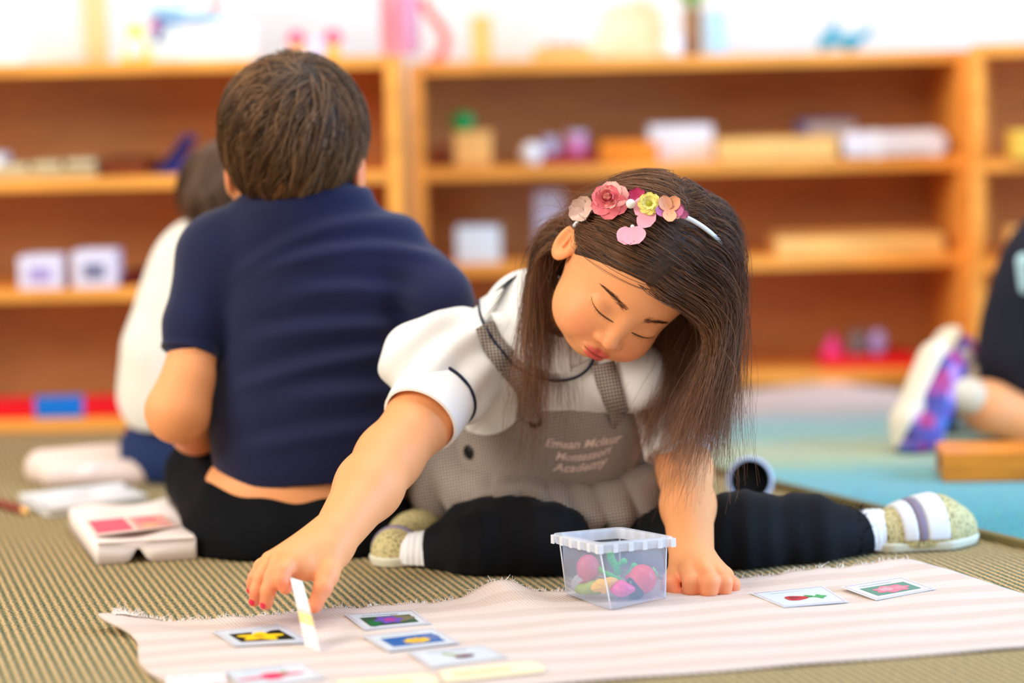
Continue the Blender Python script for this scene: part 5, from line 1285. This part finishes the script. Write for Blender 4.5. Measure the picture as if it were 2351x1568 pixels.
def qloft(rings, m, name, parent, cap0=False):
    v = []; f = []; n = 20
    for r_ in rings: v += r_
    for j in range(len(rings) - 1):
        for i in range(n): k_ = (i + 1) % n; f.append((j * n + i, j * n + k_, j * n + n + k_, j * n + n + i))
    if cap0: f.append(tuple(reversed(range(n))))
    o = obj(name, v, f, m, parent, smooth=True)
    try: o.data.set_sharp_from_angle(angle=.6)
    except Exception: pass
    return o
qloft([quadring(0, -.003, 0), quadring(0, 0, .002), quadring(1, -.006, ht)], CLEAR, 'wall', TUB, True)
qloft([quadring(1, -.006, ht - .011), quadring(1, -.001, ht - .0105), quadring(1, .001, ht - .002), quadring(1, 0, ht), quadring(1, -.006, ht), quadring(1, -.007, ht - .003), quadring(1, -.006, ht - .011)], RIMM, 'rim', TUB)
RB = mat('rim_rib', (.88, .90, .93), rough=.3, alpha=.62)
for k in range(4):
    A_, B_ = RIM4[k], RIM4[(k + 1) % 4]; d = nrm(B_ - A_); nrm_ = np.array([d[1], -d[0], 0])
    for t in (.03, .22, .42, .60, .80, .97):
        MB().box(A_ + (B_ - A_) * t + [0, 0, -.0062] + nrm_ * .0004, (.0050, .0016, .0092), rotz(math.atan2(d[1], d[0])), .0006).build('rib', RB, TUB)
    MB().tube([BASE4[k] * .93 + ctr * .07 + [0, 0, .002], RIM4[k] * .86 + RIM4.mean(0) * .14 + [0, 0, -.011]], .0009, 6).build('corner_edge', mat('corner_milk', (.86, .88, .92), rough=.3, alpha=.7), TUB)
iB = np.linalg.inv(np.stack([(BASE4[1] - BASE4[0])[:2], (BASE4[3] - BASE4[0])[:2]], 1))
def TP(px, py, dy=0.0, r=.008):
    p = P(px, py, ctr[1] + dy * .6); lo = .004 + r
    for _ in range(3):
        w = iB @ (p[:2] - BASE4[0][:2]); m_ = (r + .003) / .075; w = np.clip(w, m_, 1 - m_); q_ = BASE4[0][:2] + (BASE4[1] - BASE4[0])[:2] * w[0] + (BASE4[3] - BASE4[0])[:2] * w[1]
        p = P(px, py, q_[1]); p[:2] = q_
    p[2] = max(p[2], tz + lo); return p
def toy(name, lab, cat): 
    return thing(name, lab, cat, (ctr[0], ctr[1], tz + .003))
GRN = mat('toy_green', srgb(60, 196, 80), rough=.4); PUR = mat('toy_plum', srgb(206, 84, 130), rough=.4); RDB = mat('toy_coral', srgb(240, 66, 70), rough=.35); HPK = mat('toy_magenta', srgb(240, 60, 140), rough=.4)
YOR = mat('toy_amber', srgb(250, 186, 50), rough=.4); OLV = mat('toy_olive', srgb(150, 176, 50), rough=.5); GRY = mat('toy_mist', srgb(176, 180, 196), rough=.5)
t = toy('toy_beet', 'plum coloured toy beet inside the clear tub', 'toy'); MB().ball(TP(1340, 1304, -.005, .012), (.0125, .0125, .0145)).build('root', PUR, t); MB().tube(spline([TP(1340, 1328, -.005), TP(1350, 1336, -.003), TP(1362, 1338, 0)], 8), np.linspace(.010, .003, 8), 8).build('tip', PUR, t)
t = toy('toy_sprig', 'green branching plastic stem inside the clear tub', 'toy')
for k_, pts in enumerate(([(1400, 1268, .0), (1404, 1285, .0), (1414, 1300, 0), (1420, 1318, .0)], [(1360, 1290, 0), (1378, 1308, -.005), (1404, 1322, -.01), (1440, 1340, -.015), (1452, 1345, -.018)],
          [(1452, 1345, -.018), (1475, 1328, -.012), (1510, 1322, -.0), (1528, 1312, .01)], [(1450, 1318, .0), (1480, 1318, .005), (1525, 1306, .012)], [(1414, 1300, 0), (1432, 1290, .0)], [(1440, 1322, 0), (1456, 1302, 0)], [(1452, 1345, -.018), (1440, 1360, -.02)])):
    MB().tube(spline([TP(*q, .002) for q in pts], 14) if len(pts) > 2 else [TP(*q, .002) for q in pts], .0026 if k_ else .004, 8).build('branch', GRN, t)
for q in ((1456, 1300, 0), (1432, 1289, 0), (1400, 1270, 0)): MB().ball(TP(*q), .0038, 10, 8).build('bud', GRN, t)
t = toy('toy_star_flower', 'yellow star shaped toy flower inside the clear tub', 'toy')
for q in ((1350, 1358), (1418, 1332), (1405, 1350), (1388, 1378), (1366, 1340)): MB().tube(spline([TP(1386, 1345, -.03), TP((q[0] + 1386) / 2, (q[1] + 1345) / 2 - 3, -.032), TP(q[0], q[1], -.028)], 8), np.array([.006, .0062, .006, .0055, .005, .004, .003, .0015]), 8).build('ray', YOR, t)
MB().ball(TP(1386, 1346, -.032), .0055, 12, 8).build('centre', YOR, t)
t = toy('toy_petal', 'magenta toy petal flower at the bottom of the clear tub', 'toy')
for pts in ([(1402, 1355, -.03), (1425, 1368, -.034), (1440, 1384, -.035), (1464, 1394, -.030)], [(1410, 1352, -.02), (1432, 1362, -.024), (1448, 1372, -.022)]): MB().tube(spline([TP(*q) for q in pts], 10), np.array([.004, .007, .009, .010, .010, .009, .008, .006, .004, .002]) * .9, 8).build('petal', HPK, t)
t = toy('toy_berry', 'coral red toy berry inside the clear tub', 'toy'); MB().ball(TP(1488, 1362, -.012, .0155), (.015, .0145, .016)).build('berry', RDB, t); MB().ball(TP(1482, 1338, -.010), (.007, .007, .007), 14, 8).build('crown', HPK, t)
t = toy('toy_bead', 'small crimson toy bead on the green stem in the tub', 'toy'); MB().ball(TP(1447, 1327, -.003), .0055, 12, 8).build('bead', mat('toy_crimson', srgb(216, 40, 80)), t); MB().tube([TP(1447, 1331, -.003), TP(1449, 1337, -.004)], .002, 6).build('stalk', GRN, t)
t = toy('toy_pebble', 'shiny black toy seed beside the coral berry', 'toy'); MB().ball(TP(1460, 1368, -.02), (.011, .010, .014)).build('seed', mat('toy_black', (.01, .02, .015), rough=.15), t); MB().ball(TP(1452, 1354, -.02), (.004, .004, .004), 10, 6).build('tip', mat('toy_black', (0, 0, 0)), t)
t = toy('toy_leaf', 'olive green toy leaf at the bottom left of the tub', 'toy')
for q in ((1338, 1376), (1358, 1370), (1376, 1366)): MB().ball(TP(q[0], q[1], -.015), (.014, .008, .007), 14, 8, roty(-.3)).build('blade', OLV, t)
t = toy('toy_blossom', 'pale grey toy blossom at the left side of the tub', 'toy')
for i in range(7):
    a = i * .9; MB().ball(TP(1322 + 14 * math.cos(a), 1348 + 12 * math.sin(a), .004 * math.sin(2 * a)), (.009, .007, .009), 12, 8).build('petal', GRY, t)
# ------------------------------------------------------------------ label strip in the girl's hand
q4 = [P(666, 1326, 2.402), P(694, 1334, 2.398)]; lowL = onmat(700, 1484)[0] + [0, 0, .0006]; lowR = onmat(735, 1497)[0] + [0, 0, .0006]
th = thing('paper_strip', 'narrow white paper strip held in the girl\'s right hand', 'strip', tuple(lowR))
def strip(t0, t1, m, name, off=0.):
    v = []; n_ = nrm(np.cross(q4[1] - q4[0], lowL - q4[0])); 
    if n_[1] > 0: n_ = -n_
    for t in np.linspace(t0, t1, 8):
        bow = n_ * (.006 * math.sin(math.pi * t) + off); a = q4[0] * (1 - t) + lowL * t + bow; b_ = q4[1] * (1 - t) + lowR * t + bow; v += [a, b_, b_ - n_ * (.0006 + off), a - n_ * (.0006 + off)]
    f = []
    for j in range(7):
        for i in range(4): k_ = (i + 1) % 4; f.append((j * 4 + i, j * 4 + k_, j * 4 + 4 + k_, j * 4 + 4 + i))
    f += [(3, 2, 1, 0), (28, 29, 30, 31)]
    return obj(name, v, f, m, th, smooth=False)
strip(0, 1, mat('strip_white', (.84, .82, .82), rough=.4, alpha=.93), 'paper'); strip(.56, .70, mat('strip_ochre', srgb(246, 214, 140), rough=.4), 'yellow_band', .0003); strip(.50, .56, mat('strip_grey', srgb(206, 198, 190)), 'grey_band', .0003)

# ------------------------------------------------------------------ things on the floor behind
p = FL(2230, 1110); th = thing('wooden_box_tray', 'orange wooden tray box on the rug at the right edge', 'tray', tuple(p))
fa_ = FL(2165, 1108, .008); 
d = nrm(FL(2351, 1106, .008) - fa_); R = np.stack([d, [-d[1], d[0], 0], [0, 0, 1]], 1); c = fa_ + d * .22 + R[:, 1] * .05; c[2] = .0085
for lc, sz in (((0, -.045, .019), (.44, .010, .037)), ((0, .045, .019), (.44, .010, .037)), ((-.215, 0, .019), (.010, .08, .037)), ((.215, 0, .019), (.010, .08, .037))): MB().box(c + R @ np.array(lc), sz, R, .002).build('side', OW, th)
MB().box(c + [0, 0, .004], (.42, .08, .006), R, .001).build('base', OW, th)
MB().box(c + [0, 0, .034], (.42, .08, .004), R, .001).build('lid', OW, th)
MB().lathe(c + R @ np.array([-.2205, -.01, .021]), [(.009, 0), (.009, .002)], 16, -R[:, 0]).build('finger_hole', mat('hole_dark', srgb(110, 54, 20)), th)
# white cup with dark inside; blue window light put into its colour
p = FL(1722, 1150, .0); cc_ = P(1722, 1102, 3.02); th = thing('tipped_cup', 'white cup with black inside lying behind the girl\'s leg', 'cup', (cc_[0], cc_[1], 0)); axc = nrm(CAMP - cc_ + [0.2, 0, 0.05]); cc_[2] = max(cc_[2], .030)
MB().lathe(cc_, [(.018, -.06), (.027, -.055), (.030, 0), (.0265, .001), (.0255, -.002)], 28, axc, cap=False).build('shell', mat('cup_white_bluelit', srgb(206, 220, 246), rough=.35), th)
MB().lathe(cc_, [(.0262, -.004), (.024, -.05), (.0005, -.052)], 28, axc, cap=False).build('lining', mat('cup_black', (.01, .01, .012)), th)
# papers and folded mats at left
def slab(name, lab, cat, pts, h, m, extra=()):
    ps = [FL(*q, h) for q in pts]; c = sum(ps) / len(ps); th = thing(name, lab, cat, (c[0], c[1], 0)); n = len(ps)
    v = [(p[0], p[1], h) for p in ps] + [(p[0], p[1], .001) for p in ps]
    obj('sheet', v, [tuple(range(n)) if np.cross(ps[1] - ps[0], ps[2] - ps[1])[2] > 0 else tuple(reversed(range(n))), tuple(range(n, 2 * n))] + [(i, (i + 1) % n, (i + 1) % n + n, i + n) for i in range(n)], m, th, smooth=False); return th, ps
th, ps = slab('whiteboard', 'shiny white board lying on the carpet left of the boy', 'board', [(45, 1138), (285, 1112), (335, 1140), (110, 1172)], .010, mat('board_gloss', (.86, .87, .9), rough=.2))
MB().tube([np.array([*p[:2], .010]) for p in ps] , .003, 6, True).build('edge', mat('board_edge', srgb(226, 224, 220)), th)
s = Sculpt(); A_, B_ = FL(100, 1072, .02), FL(305, 1062, .02); s.cone(A_, B_, .026, .028, .01); s.cone(A_ + [.02, -.035, -.006], B_ + [.02, -.05, -.006], .018, .020, .015); s.ell(FL(215, 1075, .01), (.075, .06, .016), None, .02)
v, q = s.mesh(.003, disp=lambda v: .002 * snoise(v, 60, 101)); v[:, 2] = np.maximum(v[:, 2], .001)
th = thing('folded_mat', 'pinkish cream folded mat on the carpet beside the child in white', 'mat', tuple(FL(230, 1085))); obj('cloth', v, q, mat('blush_cotton', srgb(238, 216, 206), rough=.9, bump=.4, bscale=200), th)
MB().box(FL(200, 1068, .05) * [1, 1, 0] + np.array([0, 0, .044]), (.02, .07, .004), None, .001).build('band', mat('blush_paper', (1, 1, 1)), th)
p = FL(40, 1168); th = thing('clay_pencil', 'dark red pencil on the carpet at the left edge', 'pencil', tuple(p)); MB().tube([FL(-20, 1150, .006), FL(55, 1172, .006)], .006, 6).build('barrel', mat('brick_red', srgb(140, 62, 46)), th); MB().tube([FL(55, 1172, .006), FL(66, 1175, .006)], [.006, .001], 6).build('point', LW, th)
# thick folded mat with picture book on it
pts = [(158, 1205), (395, 1178), (470, 1235), (455, 1268), (215, 1298)]
V_ = []; F_ = []; NUu = 30; a_, b_, c_, d_ = FL(160, 1215, .0), FL(385, 1192, .0), FL(452, 1285, .0), FL(222, 1299, .0)
for j in range(13):
    for i in range(NUu + 1):
        u, v = i / NUu, j / 12; p = (1 - v) * ((1 - u) * a_ + u * b_) + v * ((1 - u) * d_ + u * c_); z = .026 + .003 * math.sin(u * 7 + 2 * v) 
        V_.append((p[0], p[1], z - .006 * max(0, v - .8) * 5 * .3))
m_ = len(V_)
for j in range(13):
    for i in range(NUu + 1): x, y, z = V_[j * (NUu + 1) + i]; u = i / NUu; V_.append((x, y, .001 + .017 * math.exp(-((u - .42) / .07) ** 2) * (1 if j > 3 else 0)))
for j in range(12):
    for i in range(NUu): a = j * (NUu + 1) + i; F_.append((a, a + NUu + 1, a + NUu + 2, a + 1)); F_.append((a + m_, a + m_ + 1, a + m_ + NUu + 2, a + m_ + NUu + 1))
ed = [i for i in range(NUu + 1)] + [j * (NUu + 1) + NUu for j in range(1, 13)] + [12 * (NUu + 1) + i for i in range(NUu - 1, -1, -1)] + [j * (NUu + 1) for j in range(11, 0, -1)]
for a, b2 in zip(ed, ed[1:] + ed[:1]): F_.append((a, b2, b2 + m_, a + m_))
th = thing('folded_mat', 'thick cream folded mat under the pink picture book', 'mat', tuple((a_ + c_) / 2)); obj('cloth', V_, F_, mat('cream_quilt', srgb(250, 236, 230), rough=.9, bump=.3, bscale=200), th)
MB().tube([np.array([*(d_ * .98 + c_ * .02)[:2], .027]), np.array([*(d_ * .02 + c_ * .98)[:2], .027])], .003, 6).build('seam', mat('cream_quilt', (1, 1, 1)), th)
th, ps = slab('picture_book', 'pink and peach open picture sheet on the folded mat', 'paper', [(196, 1196), (376, 1180), (408, 1206), (220, 1228)], .032, mat('sheet_cream', srgb(250, 226, 214), rough=.5))
th.location[2] = 0
for o_ in th.children:
    for vv in o_.data.vertices:
        if vv.co[2] < .02: vv.co[2] = .0305
def onsheet(u0, u1, v0, v1, c_, dz):
    q = lambda u, v: (1 - v) * ((1 - u) * ps[0] + u * ps[1]) + v * ((1 - u) * ps[3] + u * ps[2]); pp = [q(u0, v0), q(u1, v0), q(u1, v1), q(u0, v1)]
    obj('print', [(p[0], p[1], .032 + dz) for p in pp] + [(p[0], p[1], .0319) for p in pp], [(3, 2, 1, 0), (4, 5, 6, 7), (0, 1, 5, 4), (1, 2, 6, 5), (2, 3, 7, 6), (3, 0, 4, 7)], mat('print_%d_%d_%d' % c_, srgb(*c_)), th, smooth=False)
onsheet(.03, .47, .05, .92, (248, 96, 120), .0004); onsheet(.52, .96, .05, .95, (252, 176, 166), .0004); onsheet(.58, .84, .1, .6, (252, 140, 146), .0006); onsheet(.62, .8, .62, .9, (252, 196, 150), .0006)
